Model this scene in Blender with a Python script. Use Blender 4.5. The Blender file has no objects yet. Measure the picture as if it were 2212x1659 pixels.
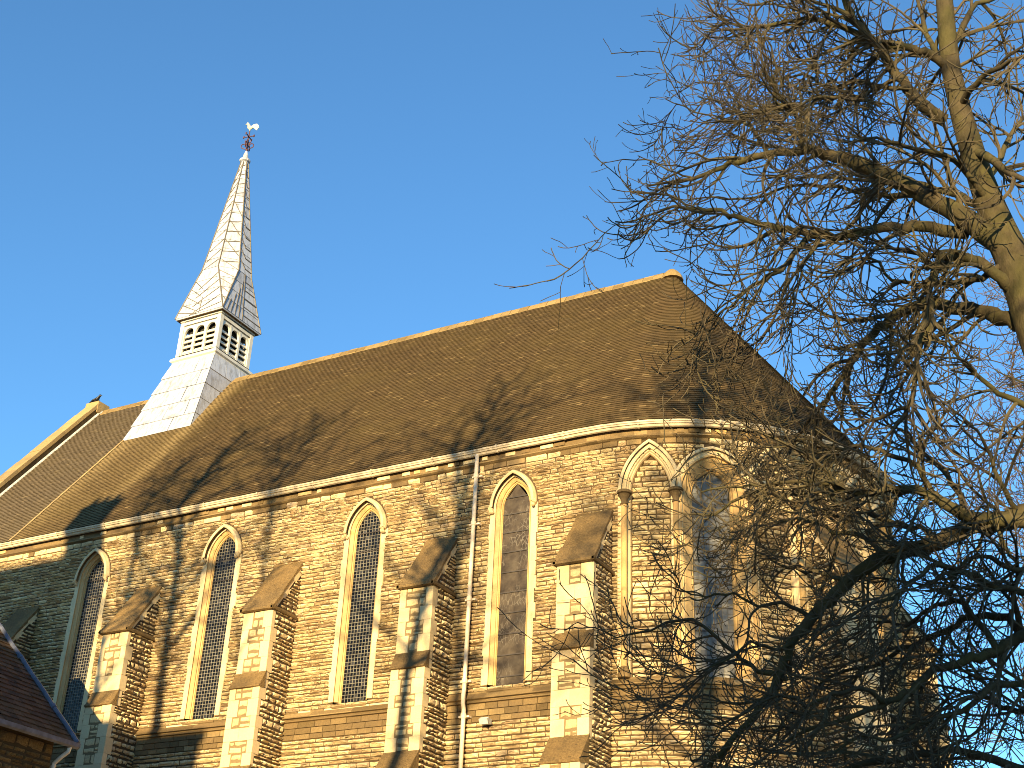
import bpy, math, random
import numpy as np
from mathutils import Vector, Matrix

C = bpy.context.scene.collection
SC = bpy.context.scene
R_ = math.radians

# ------------------------------------------------------------------ camera, sky, sun
CAM = Vector((0.0, -26.579, 1.6))
YAW, PITCH, ROLL, FPX = R_(-29.647), R_(27.906), R_(2.545), 2976.63
_cy, _sy = math.cos(YAW), math.sin(YAW)
FW = Vector((_sy*math.cos(PITCH), _cy*math.cos(PITCH), math.sin(PITCH)))
_r = Vector((_cy, -_sy, 0)); _u = _r.cross(FW)
RT = math.cos(ROLL)*_r + math.sin(ROLL)*_u
UP = -math.sin(ROLL)*_r + math.cos(ROLL)*_u
cam = bpy.data.cameras.new('camera'); co = bpy.data.objects.new('camera', cam); C.objects.link(co)
m = Matrix((RT, UP, -FW)).transposed().to_4x4(); m.translation = CAM
co.matrix_world = m
cam.sensor_width = 36; cam.lens = FPX/2212*36; cam.clip_start = .1; cam.clip_end = 3000
SC.camera = co

SUN_AZ, SUN_EL = R_(14), R_(9.0)        # azimuth from -Y towards +X
SDIR = Vector((math.sin(SUN_AZ)*math.cos(SUN_EL), -math.cos(SUN_AZ)*math.cos(SUN_EL), math.sin(SUN_EL)))
w = bpy.data.worlds.new('World'); SC.world = w; w.use_nodes = True
nt = w.node_tree
sky = nt.nodes.new('ShaderNodeTexSky'); sky.sky_type = 'NISHITA'; sky.sun_disc = False
sky.sun_elevation = SUN_EL
sky.sun_rotation = math.atan2(SDIR.x, SDIR.y)
sky.altitude = 50; sky.air_density = 1.0; sky.dust_density = 0.0; sky.ozone_density = 4.8
bg = nt.nodes['Background']; bg.inputs['Strength'].default_value = 0.135
tint = nt.nodes.new('ShaderNodeMix'); tint.data_type = 'RGBA'; tint.blend_type = 'MULTIPLY'; tint.inputs[0].default_value = 1
tint.inputs[7].default_value = (1.04, 1.06, .96, 1)      # the camera's white balance of the sky
nt.links.new(sky.outputs[0], tint.inputs[6]); nt.links.new(tint.outputs[2], bg.inputs['Color'])
sl = bpy.data.lights.new('sun', 'SUN'); so = bpy.data.objects.new('sun', sl); C.objects.link(so)
so.rotation_mode = 'QUATERNION'; so.rotation_quaternion = SDIR.to_track_quat('Z', 'Y')
so.location = SDIR*80
sl.energy = 5.0; sl.angle = R_(.5); sl.color = (1.0, .765, .40)
vs = SC.view_settings; vs.view_transform = 'Standard'; vs.look = 'None'; vs.exposure = 1.38; vs.gamma = 1
vs.use_curve_mapping = False
SC.cycles.filter_width = .95            # crisp, as a phone camera sharpens

def site(X, Y, y):
    """world point on the vertical plane y seen in direction X, Y of the survey photo (2212 wide)"""
    v = FW*FPX + RT*(X-1106) + UP*(829.5-Y)
    t = (y-CAM.y)/v.y
    return CAM + v*t

# ------------------------------------------------------------------ materials
def newmat(name):
    m = bpy.data.materials.new(name); m.use_nodes = True
    return m, m.node_tree, m.node_tree.nodes['Principled BSDF']
def N(nt, t, **kw):
    n = nt.nodes.new(t)
    for k, v in kw.items():
        if k in n.inputs.keys(): n.inputs[k].default_value = v
        else: setattr(n, k, v)
    return n
def ramp(nt, fac, stops):
    r = nt.nodes.new('ShaderNodeValToRGB')
    els = r.color_ramp.elements
    while len(els) > 1: els.remove(els[-1])
    els[0].position = stops[0][0]; els[0].color = (*stops[0][1], 1)
    for p, c in stops[1:]:
        e = els.new(p); e.color = (*c, 1)
    nt.links.new(fac, r.inputs[0]); return r.outputs[0]
def mix(nt, fac, a, b, mode='MIX'):
    n = nt.nodes.new('ShaderNodeMix'); n.data_type = 'RGBA'; n.blend_type = mode
    for sock, v in ((n.inputs[0], fac), (n.inputs[6], a), (n.inputs[7], b)):
        if isinstance(v, (int, float)): sock.default_value = v
        elif isinstance(v, tuple): sock.default_value = (*v, 1)
        else: nt.links.new(v, sock)
    return n.outputs[2]
def noise(nt, scale, detail=4, rough=.6, vec=None, stretch=None):
    n = N(nt, 'ShaderNodeTexNoise', Scale=scale, Detail=detail, Roughness=rough)
    g = nt.nodes.new('ShaderNodeNewGeometry'); v = vec or g.outputs['Position']
    if stretch:
        mp = nt.nodes.new('ShaderNodeMapping'); mp.inputs['Scale'].default_value = stretch
        nt.links.new(v, mp.inputs[0]); v = mp.outputs[0]
    nt.links.new(v, n.inputs['Vector']); return n.outputs['Fac']
def bump(nt, bsdf, h, strength=.5, dist=.02):
    b = N(nt, 'ShaderNodeBump', Strength=strength, Distance=dist)
    nt.links.new(h, b.inputs['Height']); nt.links.new(b.outputs[0], bsdf.inputs['Normal'])
def island(nt):
    return nt.nodes.new('ShaderNodeNewGeometry').outputs['Random Per Island']
def rng(nt, v, a, b, c=0, d=1):
    n = nt.nodes.new('ShaderNodeMapRange'); n.inputs[1].default_value = a; n.inputs[2].default_value = b
    n.inputs[3].default_value = c; n.inputs[4].default_value = d
    nt.links.new(v, n.inputs[0]); return n.outputs[0]
def math_(nt, op, a, b):
    n = nt.nodes.new('ShaderNodeMath'); n.operation = op
    for s, v in ((n.inputs[0], a), (n.inputs[1], b)):
        if isinstance(v, (int, float)): s.default_value = v
        else: nt.links.new(v, s)
    return n.outputs[0]

def stone_mat(name, cols, dirt=(.10, .07, .04), dirt_lo=.52, dirt_hi=.72, fine=.35, rough=.9, bs=.6, pits=0, bd=.02):
    m, nt, b = newmat(name)
    c = ramp(nt, island(nt), cols)
    f = noise(nt, 30, 5, .7)
    c = mix(nt, fine, c, ramp(nt, f, [(.3, (.22, .16, .09)), (.5, (.45, .36, .22)), (.75, (.75, .64, .45))]), 'OVERLAY')
    d = noise(nt, .55, 5, .65)
    c = mix(nt, rng(nt, d, dirt_lo, dirt_hi, 0, .75), c, dirt)
    if pits:        # dark blotches scattered by stretched noise
        pn = noise(nt, 9, 5, .75, stretch=(1, 1, 2.2))
        c = mix(nt, rng(nt, pn, .56, .68, 0, pits), c, (.045, .03, .014))
    nt.links.new(c, b.inputs['Base Color']); b.inputs['Roughness'].default_value = rough
    b.inputs['Specular IOR Level'].default_value = .25
    bump(nt, b, noise(nt, 22 if pits else 45, 6, .7), bs, bd)
    return m
MAT = {}
MAT['rubble'] = stone_mat('rubble_stone', [(0, (.48, .38, .245)), (.1, (.64, .515, .34)), (.35, (.76, .63, .44)), (.7, (.85, .72, .53)), (.9, (.72, .59, .41)), (1, (.50, .42, .32))], dirt=(.20, .145, .075), dirt_lo=.5, dirt_hi=.75, fine=.5, pits=.6, bs=1.0, bd=.04)
MAT['joint'] = stone_mat('pale_joint', [(0, (.22, .165, .09)), (1, (.22, .165, .09))], fine=.4)
MAT['pale'] = stone_mat('pale_squared_stone', [(0, (.50, .405, .245)), (.5, (.62, .505, .31)), (1, (.70, .58, .37))], dirt=(.22, .165, .09), fine=.5, pits=.35, bs=.6, bd=.03)
MAT['mortar'] = stone_mat('lime_mortar', [(0, (.075, .052, .028)), (1, (.075, .052, .028))], fine=.4)
MAT['ashlar'] = stone_mat('dressed_limestone', [(0, (.64, .52, .32)), (.4, (.70, .57, .36)), (.8, (.66, .54, .33)), (1, (.60, .49, .30))], dirt=(.30, .22, .12), dirt_lo=.5, dirt_hi=.75, fine=.28, bs=.25)
MAT['orange'] = stone_mat('ochre_shade_limestone', [(0, (.52, .35, .15)), (.5, (.60, .42, .19)), (1, (.55, .40, .20))], dirt=(.25, .15, .07), fine=.3, bs=.25)
MAT['stained'] = stone_mat('stained_stone', [(0, (.13, .095, .048)), (.5, (.18, .13, .07)), (.9, (.24, .18, .095)), (1, (.34, .26, .145))], fine=.5, bs=.5)
MAT['weather_shade'] = stone_mat('weathered_shade_stone', [(0, (.17, .13, .075)), (.5, (.23, .175, .10)), (1, (.29, .225, .135))], dirt=(.05, .038, .024), dirt_lo=.45, dirt_hi=.68, fine=.9, bs=1.0, pits=.75, bd=.05)  # weathered caps; its darkness also stands in for shade in hoods and vestry
MAT['coping'] = stone_mat('lichen_coping', [(0, (.34, .26, .14)), (.5, (.42, .33, .18)), (1, (.30, .24, .14))], dirt=(.13, .10, .06), fine=.6)

def plain(name, col, rough=.6, metal=0, vary=.15, scale=6, bs=.1):
    m, nt, b = newmat(name)
    lo = tuple(x*(1-vary*2) for x in col); hi = tuple(min(1, x*(1+vary)) for x in col)
    c = ramp(nt, noise(nt, scale, 5), [(.3, lo), (.7, hi)])
    nt.links.new(c, b.inputs['Base Color']); b.inputs['Roughness'].default_value = rough; b.inputs['Metallic'].default_value = metal
    bump(nt, b, noise(nt, scale*6, 4), bs, .01)
    return m
MAT['paint'] = plain('cream_gutter_paint', (.62, .50, .33), .6, vary=.2, scale=4)
MAT['pipe'] = plain('cream_pipe_paint', (.70, .58, .43), .6, vary=.12, scale=4)
MAT['white'] = plain('white_louvre_paint', (.58, .55, .48), .6, vary=.1)
MAT['dark'] = plain('dark_interior', (.02, .018, .015), .9)
MAT['iron'] = plain('dark_red_iron', (.10, .035, .035), .6, vary=.3)
MAT['gilt'] = plain('pale_gilt', (.78, .74, .52), .35, metal=.3)
MAT['feather'] = plain('black_feathers', (.012, .012, .016), .5)
MAT['leadline'] = plain('window_leading', (.19, .17, .13), .7)
MAT['bar'] = plain('iron_saddle_bar', (.05, .04, .035), .7)
MAT['flash'] = plain('lead_flashing', (.50, .49, .46), .45, vary=.2)
MAT['seam'] = plain('tarnished_lead_seam', (.13, .105, .07), .6, vary=.3)
MAT['bluelead'] = plain('dark_lead', (.10, .11, .15), .35, vary=.25)

def lead_mat():
    m, nt, b = newmat('lead_sheet')
    c = ramp(nt, island(nt), [(0, (.33, .35, .41)), (.5, (.44, .465, .53)), (1, (.38, .40, .46))])
    s = noise(nt, 3.5, 5, .65, stretch=(2.2, 2.2, .5))
    c = mix(nt, rng(nt, s, .48, .7, 0, .7), c, (.17, .155, .13))
    nt.links.new(c, b.inputs['Base Color']); b.inputs['Roughness'].default_value = .5
    b.inputs['Specular IOR Level'].default_value = .4
    bump(nt, b, noise(nt, 5, 3), .35, .03)
    return m
MAT['lead'] = lead_mat()

def tile_mat(name, cols, streak=False):
    m, nt, b = newmat(name)
    c = ramp(nt, island(nt), cols)
    c = mix(nt, rng(nt, noise(nt, .5, 6, .7), .45, .72, 0, .6), c, (.09, .063, .02))       # moss patches
    c = mix(nt, rng(nt, noise(nt, 1.6, 6, .75), .45, .7, 0, .6), c, (.06, .042, .02))
    c = mix(nt, rng(nt, noise(nt, 26, 3, .7), .66, .76, 0, .6), c, (.34, .27, .13))       # lichen spots
    if streak:
        g = nt.nodes.new('ShaderNodeNewGeometry'); sp = nt.nodes.new('ShaderNodeSeparateXYZ')
        nt.links.new(g.outputs['Position'], sp.inputs[0])
        x = sp.outputs['X']
        wob = noise(nt, .9, 4)
        xx = math_(nt, 'ADD', x, math_(nt, 'MULTIPLY', math_(nt, 'SUBTRACT', wob, .5), .7))
        band = math_(nt, 'MULTIPLY', rng(nt, xx, -32.0, -31.85), rng(nt, xx, -28.5, -29.1))
        e1 = math_(nt, 'MULTIPLY', rng(nt, xx, -29.5, -28.95), rng(nt, xx, -28.2, -28.8))
        e2 = math_(nt, 'MULTIPLY', rng(nt, xx, -31.95, -31.8), rng(nt, xx, -30.9, -31.6))
        zf = rng(nt, sp.outputs['Z'], 15.9, 20.5, .35, 1)
        fac = math_(nt, 'MULTIPLY', math_(nt, 'ADD', math_(nt, 'MULTIPLY', band, .25), math_(nt, 'MULTIPLY', math_(nt, 'MAXIMUM', e1, e2), .35)), zf)
        c = mix(nt, fac, c, (.40, .28, .12))
        grey = rng(nt, x, -31.85, -31.95, 0, .35)
        c = mix(nt, grey, c, (.20, .165, .12))
    nt.links.new(c, b.inputs['Base Color']); b.inputs['Roughness'].default_value = .9
    b.inputs['Specular IOR Level'].default_value = .2
    bump(nt, b, noise(nt, 60, 4, .7), .4, .01)
    return m
MAT['tile'] = tile_mat('clay_roof_tile', [(0, (.075, .047, .019)), (.3, (.10, .063, .025)), (.7, (.088, .055, .022)), (.95, (.125, .08, .033)), (1, (.20, .135, .058))], True)
MAT['butt'] = tile_mat('clay_tile_edge_shade', [(0, (.018, .012, .006)), (.5, (.026, .018, .008)), (1, (.04, .028, .013))])  # edges darkened so the shade line of each course is in the colour
MAT['ridge'] = stone_mat('ridge_tile', [(0, (.17, .125, .06)), (.5, (.25, .19, .095)), (1, (.32, .25, .13))], dirt=(.12, .09, .045), fine=.6)
MAT['darktile'] = tile_mat('red_brown_tile', [(0, (.055, .03, .022)), (.5, (.10, .05, .032)), (1, (.14, .075, .045))])

def glass_mat(name, cols, rough=.12, spec=.5, bs=.0):
    m, nt, b = newmat(name)
    c = ramp(nt, island(nt), cols)
    nt.links.new(c, b.inputs['Base Color']); b.inputs['Roughness'].default_value = rough
    b.inputs['Specular IOR Level'].default_value = spec
    bump(nt, b, noise(nt, 7, 3), .25, .01)
    return m
MAT['pane'] = glass_mat('leaded_pane', [(0, (.003, .003, .003)), (.5, (.006, .006, .006)), (.8, (.014, .014, .016)), (.93, (.03, .031, .034)), (1, (.055, .055, .058))], .22, .22)  # some panes lighter at random, sky reflection put into the colour
def stained_mat():
    m, nt, b = newmat('stained_glass_outside')
    c = ramp(nt, noise(nt, 3.2, 4), [(.3, (.028, .022, .018)), (.5, (.062, .048, .036)), (.7, (.10, .08, .058))])
    v = nt.nodes.new('ShaderNodeTexVoronoi'); v.feature = 'DISTANCE_TO_EDGE'; v.inputs['Scale'].default_value = 8
    g = nt.nodes.new('ShaderNodeNewGeometry')
    mp = nt.nodes.new('ShaderNodeMapping'); mp.inputs['Scale'].default_value = (1.5, 1.5, .8)
    nt.links.new(g.outputs['Position'], mp.inputs[0]); nt.links.new(mp.outputs[0], v.inputs['Vector'])
    ln = rng(nt, v.outputs[0], .06, .02)
    pat = math_(nt, 'MULTIPLY', ln, rng(nt, noise(nt, 2.2, 2), .45, .6, 0, .28))
    c = mix(nt, pat, c, (.36, .32, .26))
    nt.links.new(c, b.inputs['Base Color']); b.inputs['Roughness'].default_value = .45
    b.inputs['Specular IOR Level'].default_value = .15
    return m
MAT['stainedglass'] = stained_mat()
MAT['paleglass'] = glass_mat('pale_grey_pane', [(0, (.10, .10, .10)), (.5, (.17, .165, .15)), (1, (.25, .235, .21))], .35, .3)

def bark_mat(name, a, b_, moss, mf):
    m, nt, b = newmat(name)
    c = ramp(nt, noise(nt, 7, 5, .7, stretch=(1, 1, .5)), [(.3, a), (.7, b_)])
    c = mix(nt, rng(nt, noise(nt, 1.1, 4), .45, .62, 0, mf), c, moss)
    nt.links.new(c, b.inputs['Base Color']); b.inputs['Roughness'].default_value = .95
    b.inputs['Specular IOR Level'].default_value = .15
    bump(nt, b, noise(nt, 22, 5, .7, stretch=(1, 1, .4)), .8, .03)
    return m
MAT['bark'] = bark_mat('mossy_bark', (.036, .028, .016), (.09, .07, .04), (.075, .068, .022), .6)
MAT['twig'] = bark_mat('twig_bark', (.045, .035, .022), (.115, .09, .056), (.10, .082, .035), .5)
MAT['twig2'] = bark_mat('red_brown_twig_bark', (.07, .046, .028), (.16, .11, .068), (.14, .10, .045), .5)
MAT['bounce_render'] = plain('cream_bounce_render', (.70, .66, .58), .9, vary=.1, scale=3)  # house render made pale to bounce fill onto the shaded wall
MAT['slate'] = plain('grey_slate', (.08, .08, .09), .7, vary=.25)
MAT['bounce_gravel'] = plain('pale_bounce_gravel', (.30, .27, .22), .95, vary=.25, scale=2)  # unseen ground made pale to bounce light up the walls

# ------------------------------------------------------------------ mesh builder
class MB:
    def __init__(s): s.v = []; s.f = []; s.m = []
    def add(s, vs, fs, mi=0):
        o = len(s.v); s.v.extend(vs)
        for f in fs: s.f.append(tuple(i+o for i in f)); s.m.append(mi)
    def quad(s, a, b, c, d, mi=0): s.add([a, b, c, d], [(0, 1, 2, 3)], mi)
    def hexa(s, p, mi=0):      # 8 points: bottom loop 0-3, top loop 4-7
        s.add(p, [(3, 2, 1, 0), (4, 5, 6, 7), (0, 1, 5, 4), (1, 2, 6, 5), (2, 3, 7, 6), (3, 0, 4, 7)], mi)
    def box(s, x0, x1, y0, y1, z0, z1, mi=0, f=None):
        p = [(x0, y0, z0), (x1, y0, z0), (x1, y1, z0), (x0, y1, z0), (x0, y0, z1), (x1, y0, z1), (x1, y1, z1), (x0, y1, z1)]
        if f: p = [f(*q) for q in p]
        s.hexa(p, mi)
    def prism(s, poly, f0, f1, mi=0):   # poly of 2-D points, f0/f1 map them to the two end caps
        n = len(poly); a = [f0(*p) for p in poly]; b = [f1(*p) for p in poly]
        s.add(a+b, [tuple(range(n))[::-1], tuple(range(n, 2*n))] + [(i, (i+1) % n, n+(i+1) % n, n+i) for i in range(n)], mi)
    def tube(s, pts, rad, n=6, mi=0, cap=True):
        k = len(pts); o = len(s.v)
        P = [Vector(p) for p in pts]
        ref = None
        for i in range(k):
            t = (P[min(i+1, k-1)]-P[max(i-1, 0)])
            if t.length < 1e-9: t = Vector((0, 0, 1))
            t.normalize()
            if ref is None:
                ref = t.orthogonal().normalized()
            else:
                ref = ref - t*ref.dot(t)
                if ref.length < 1e-6: ref = t.orthogonal()
                ref.normalize()
            b = t.cross(ref); r = rad[i] if hasattr(rad, '__len__') else rad
            for j in range(n):
                a = 2*math.pi*j/n
                s.v.append(tuple(P[i]+ref*(r*math.cos(a))+b*(r*math.sin(a))))
        for i in range(k-1):
            for j in range(n):
                s.f.append((o+i*n+j, o+i*n+(j+1) % n, o+(i+1)*n+(j+1) % n, o+(i+1)*n+j)); s.m.append(mi)
        if cap:
            s.f.append(tuple(o+j for j in range(n))[::-1]); s.m.append(mi)
            s.f.append(tuple(o+(k-1)*n+j for j in range(n))); s.m.append(mi)
    def lathe(s, prof, c, n=12, mi=0):  # prof: (r, z)
        s.tube([(c[0], c[1], z) for r, z in prof], [r for r, z in prof], n, mi)
    def build(s, name, mats, parent=None, smooth=False):
        me = bpy.data.meshes.new(name); me.from_pydata([tuple(v) for v in s.v], [], s.f)
        mats = mats if isinstance(mats, (list, tuple)) else [mats]
        for mm in mats: me.materials.append(MAT[mm] if isinstance(mm, str) else mm)
        if len(mats) > 1: me.polygons.foreach_set('material_index', s.m)
        if smooth: me.polygons.foreach_set('use_smooth', [True]*len(s.f))
        me.update()
        o = bpy.data.objects.new(name, me); C.objects.link(o)
        if parent is not None: o.parent = parent
        return o
def thing(name, label, cat, loc=(0, 0, 0), group=None):
    o = bpy.data.objects.new(name, None); C.objects.link(o); o.location = loc
    o['label'] = label; o['category'] = cat
    if group: o['group'] = group
    return o
class Sub:          # parent wrapper: parts are modelled in world space, so keep empties at identity rotation
    pass
def part(mb, name, mats, parent, smooth=False):
    """parent is an Empty (maybe offset) or a mesh part sitting at the origin of its thing"""
    off = Vector((0, 0, 0)); p = parent
    while p is not None: off += Vector(p.location); p = p.parent
    if off.length > 0: mb.v = [(v[0]-off.x, v[1]-off.y, v[2]-off.z) for v in mb.v]
    return mb.build(name, mats, parent, smooth)

# ------------------------------------------------------------------ ground
g = MB(); g.quad((-900, -900, 0), (900, -900, 0), (900, 900, 0), (-900, 900, 0))
go = g.build('ground', 'bounce_gravel'); go['kind'] = 'structure'

# ------------------------------------------------------------------ church: one wall surface, straight nave then round apse
XA, RA = -13.01, 5.48
U0 = -22.9
def M(u, z, d):
    if u <= 0: return (XA+u, -d, z)
    t = u/RA
    return (XA+(RA+d)*math.sin(t), RA-(RA+d)*math.cos(t), z)
def TH(deg): return R_(deg)*RA

church = thing('church', 'pale rubble stone church with steep tiled roof and rounded apse', 'church', (XA, RA, 0))
rnd = random.Random(5)

def rock(mb, f, u0, u1, z0, z1, mi=0, proud=.03, rim=-.015, rn=rnd):
    """one rock-faced stone as an irregular low boss; f(u,z,d) maps to space"""
    W, H = u1-u0, z1-z0
    j = lambda s: rn.uniform(-s, s)
    cr = min(.02, H*.16)
    corners = [(u0+rn.random()*cr, z0+rn.random()*cr), (u1-rn.random()*cr, z0+rn.random()*cr), (u1-rn.random()*cr, z1-rn.random()*cr), (u0+rn.random()*cr, z1-rn.random()*cr)]
    ring = []; n = 3 if W > 1.8*H else 2
    for a, b, k in ((0, 1, n), (1, 2, 1), (2, 3, n), (3, 0, 1)):
        for i in range(k):
            t = i/k
            ring.append((corners[a][0]*(1-t)+corners[b][0]*t, corners[a][1]*(1-t)+corners[b][1]*t + (j(.008) if i else 0)))
    K = len(ring); cu, cz = (u0+u1)/2, (z0+z1)/2
    tilt = j(.012); tl2 = j(.010)
    vs = [f(u, z, rim) for u, z in ring]
    s = .80 if H > .05 else .85
    for u, z in ring:
        du = (u-cu); dz = (z-cz)
        su = (abs(du)-min(.018, W*.2))/max(abs(du), 1e-6) if abs(du) > .02 else .6
        sz = (abs(dz)-min(.016, H*.2))/max(abs(dz), 1e-6) if abs(dz) > .015 else .6
        zz2 = cz+dz*max(.2, sz)
        if dz < 0: zz2 += H*rn.uniform(.02, .30)
        vs.append(f(cu+du*max(.2, su), zz2, max(.004, proud*rn.uniform(.35, 1.1)+tilt*du/W*2+tl2*dz/H*2)))
    # broken inner facets
    ci = len(vs); nb = 2 if n == 3 else 1
    for b in range(nb):
        uu = cu + ((b-.5)*W*.42 if nb == 2 else 0) + j(.03*W); vs.append(f(uu, cz+.10*H+j(.15*H), proud*rn.uniform(.8, 1.6)))
    fs = []
    for i in range(K):
        k = (i+1) % K
        fs.append((i, k, K+k, K+i))
    mid = []
    for i in range(K):
        k = (i+1) % K
        if nb == 1: fs.append((K+i, K+k, ci))
        else:
            side = lambda q: 0 if ring[q][0] < cu else 1
            a, b2 = side(i), side(k)
            fs.append((K+i, K+k, ci+a))
            if a != b2: fs.append((K+k, ci+b2, ci+a))
    mb.add(vs, fs, mi)

def block(mb, f, u0, u1, z0, z1, d=.012, mi=1, gap=.005, bev=.006):
    """a dressed block with a fine chamfer"""
    a = [(u0+gap, z0+gap), (u1-gap, z0+gap), (u1-gap, z1-gap), (u0+gap, z1-gap)]
    nu = max(1, int((u1-u0)/.3))
    b = [(u0+gap+bev, z0+gap+bev), (u1-gap-bev, z0+gap+bev), (u1-gap-bev, z1-gap-bev), (u0+gap+bev, z1-gap-bev)]
    dd = d+rnd.uniform(-.003, .003)
    vs = [f(u, z, -.02) for u, z in a]+[f(u, z, dd) for u, z in b]
    mb.add(vs, [(0, 1, 5, 4), (1, 2, 6, 5), (2, 3, 7, 6), (3, 0, 4, 7), (4, 5, 6, 7)], mi)

class Opening:
    """pointed opening: half width w, sill z0, springing zs, arc radius r, ring offset ro"""
    def __init__(s, uc, w, z0, zs, r, o1, os_=(.28, .17), seed=0):
        s.uc, s.w, s.z0, s.zs, s.r, s.o1, s.os = uc, w, z0, zs, r, o1, os_
        s.c = r-w; rn = random.Random(seed); s.blocks = []
        z = z0-.02; k = seed % 2
        while z < zs-.05:
            h = rn.uniform(.28, .44)
            if zs-(z+h) < .15: h = zs-z
            s.blocks.append((z, z+h, s.os[k]+rn.uniform(-.02, .02), s.os[1-k] if rn.random() < .3 else s.os[k]+rn.uniform(-.03, .03))); z += h; k = 1-k
    def hw(s, z, o):
        if z <= s.zs: return s.w+o
        t = (s.r+o)**2-(z-s.zs)**2
        return max(0, math.sqrt(t)-s.c) if t > s.c**2 else 0
    def apex(s, o): return s.zs+math.sqrt((s.r+o)**2-s.c**2)
    def interval(s, z0, z1, stone=True):
        if z1 < s.z0-.02: return None
        zm = (z0+z1)/2
        if zm <= s.zs:
            if stone:
                for a, b, l, r in s.blocks:
                    if a-.001 <= zm <= b+.001: return (s.uc-s.w-s.o1-l, s.uc+s.w+s.o1+r)
            return (s.uc-s.w-s.o1, s.uc+s.w+s.o1)
        o = s.ring_out if stone else s.o1
        z = z0 if stone else zm
        h = s.hw(max(z, s.zs), o)
        return (s.uc-h, s.uc+h) if h > 0 else None
    ring_out = .2
    def path(s, o, na=9):
        p = [(s.uc-s.w-o, s.z0), (s.uc-s.w-o, s.zs)]
        a1 = math.acos(max(-1, min(1, s.c/(s.r+o))))
        for i in range(1, na+1):
            a = a1*i/na
            p.append((s.uc+s.c-(s.r+o)*math.cos(a), s.zs+(s.r+o)*math.sin(a)))
        q = [(2*s.uc-u, z) for u, z in p[:-1]][::-1]
        return p+q

def sweep_open(mb, op, prof, mi=0, f=M, close=False):
    paths = [[f(u, z, d) for u, z in op.path(o)] for o, d in prof]
    n = len(paths[0])
    for a, b in zip(paths[:-1], paths[1:]):
        for i in range(n-1):
            mb.quad(a[i], a[i+1], b[i+1], b[i], mi)

def hood(mb, op, o0, o1, d, drop=0.0, mi=0, f=M):
    """projecting label over the arch only"""
    prof = [(o1, 0), (o1, d*.35), (o1-.03, d), (o0+.02, d+.015), (o0-.005, d), (o0-.005, d-.02), (o0+.03, d-.03), (o0+.04, .0)]
    paths = []
    for o, dd in prof:
        p = op.path(o, 10)[1:-1]
        paths.append([f(u, z, dd) for u, z in p])
    n = len(paths[0])
    for q, (a, b) in enumerate(zip(paths[:-1], paths[1:])):
        for i in range(n-1): mb.quad(a[i], a[i+1], b[i+1], b[i], 2 if q >= 4 else mi)  # hollow faces darkened, groove shade put into the colour
    for sgn in (-1, 1):     # carved stops
        u = op.uc+sgn*(op.w+(o0+o1)/2); z = op.zs
        rn = random.Random(int(abs(u)*100))
        for k in range(7):
            uu, zz, dd = u+rn.uniform(-.05, .05), z+rn.uniform(-.12, .02), d*rn.uniform(.5, 1.0)
            r = rn.uniform(.025, .045)
            c = Vector(f(uu, zz, dd)); e = Vector(f(uu, zz-.02, dd-.03))
            mb.tube([tuple(c+(c-e)*1.2), tuple(c), tuple(e), tuple(e-(c-e)*1.2)], [.3*r, r, r, .3*r], 6, mi)
    return

WX = [-28.43, -23.78, -19.18, -14.93]
WUC = [x-XA for x in WX]
openings = []
wins = []
for i, uc in enumerate(WUC):
    op = Opening(uc, .36, 10.16, 14.46, .72, .15, (.15, .10), seed=i+3); op.ring_out = .27
    openings.append(op); wins.append(op)
blinds = []; bigs = []
for c in (16.0, 46.4, 74.4, 104.8):
    op = Opening(TH(c), .47, 10.0, 14.36, 1.22, .10, (.10, .10), seed=40); op.ring_out = .27
    op.blocks = [(9.98, 14.36, .08, .08)]; openings.append(op); blinds.append(op)
for c in (31.2, 89.6):
    op = Opening(TH(c), .47, 10.0, 14.36, .60, .30, (.10, .10), seed=41); op.ring_out = .50
    op.blocks = [(9.98, 14.36, .05, .05)]; openings.append(op); bigs.append(op)
BUTX = [-30.77, -26.2, -21.5, -16.88, -12.78]
BUTU = [x-XA for x in BUTX]

def free(z0, z1, ua, ub, stone=True, butt=True):
    iv = []
    for op in openings:
        t = op.interval(z0, z1, stone)
        if t: iv.append(t)
    if butt and stone:
        for b in BUTU: 
            if z1 < 13.7: iv.append((b-.40, b+.40))
        for b in (60.4, 119):
            if z1 < 13.7: iv.append((TH(b)-.40, TH(b)+.40))
    iv.sort(); out = []; a = ua
    for l, r in iv:
        if r < ua or l > ub: continue
        if l > a: out.append((a, l))
        a = max(a, r)
    if a < ub: out.append((a, ub))
    return out

def rubble(mb, f, z0, z1, freefn, hmin=.07, hmax=.125, wmin=.16, wmax=.5, mi=0, proud=.045, rn=rnd, gap=.014):
    z = z0
    while z < z1-.02:
        h = rn.uniform(hmin, hmax)
        if z1-(z+h) < hmin*.7: h = z1-z
        for a, b in freefn(z, z+h):
            u = a
            while b-u > .03:
                w_ = rn.uniform(wmin, wmax)*(1 if rn.random() > .15 else .55)
                if b-(u+w_) < wmin*.7: w_ = b-u
                lo, hi = z, z+h
                if w_ > .05:
                    if rn.random() < .07 and h > .11:      # two thin stones in one course
                        k = lo+h*rn.uniform(.4, .6)
                        rock(mb, f, u+gap/2, u+w_-gap/2, lo+gap/2, k-gap/2, mi, proud*.8, rn=rn)
                        rock(mb, f, u+gap/2, u+w_-gap/2, k+gap/2, hi-gap/2, mi, proud*.8, rn=rn)
                    else:
                        rock(mb, f, u+gap/3, u+w_-gap/3, lo+gap*.8, hi-gap*.8, mi, proud*rn.uniform(.6, 1.2), rn=rn)
                u += w_
        z += h

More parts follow.
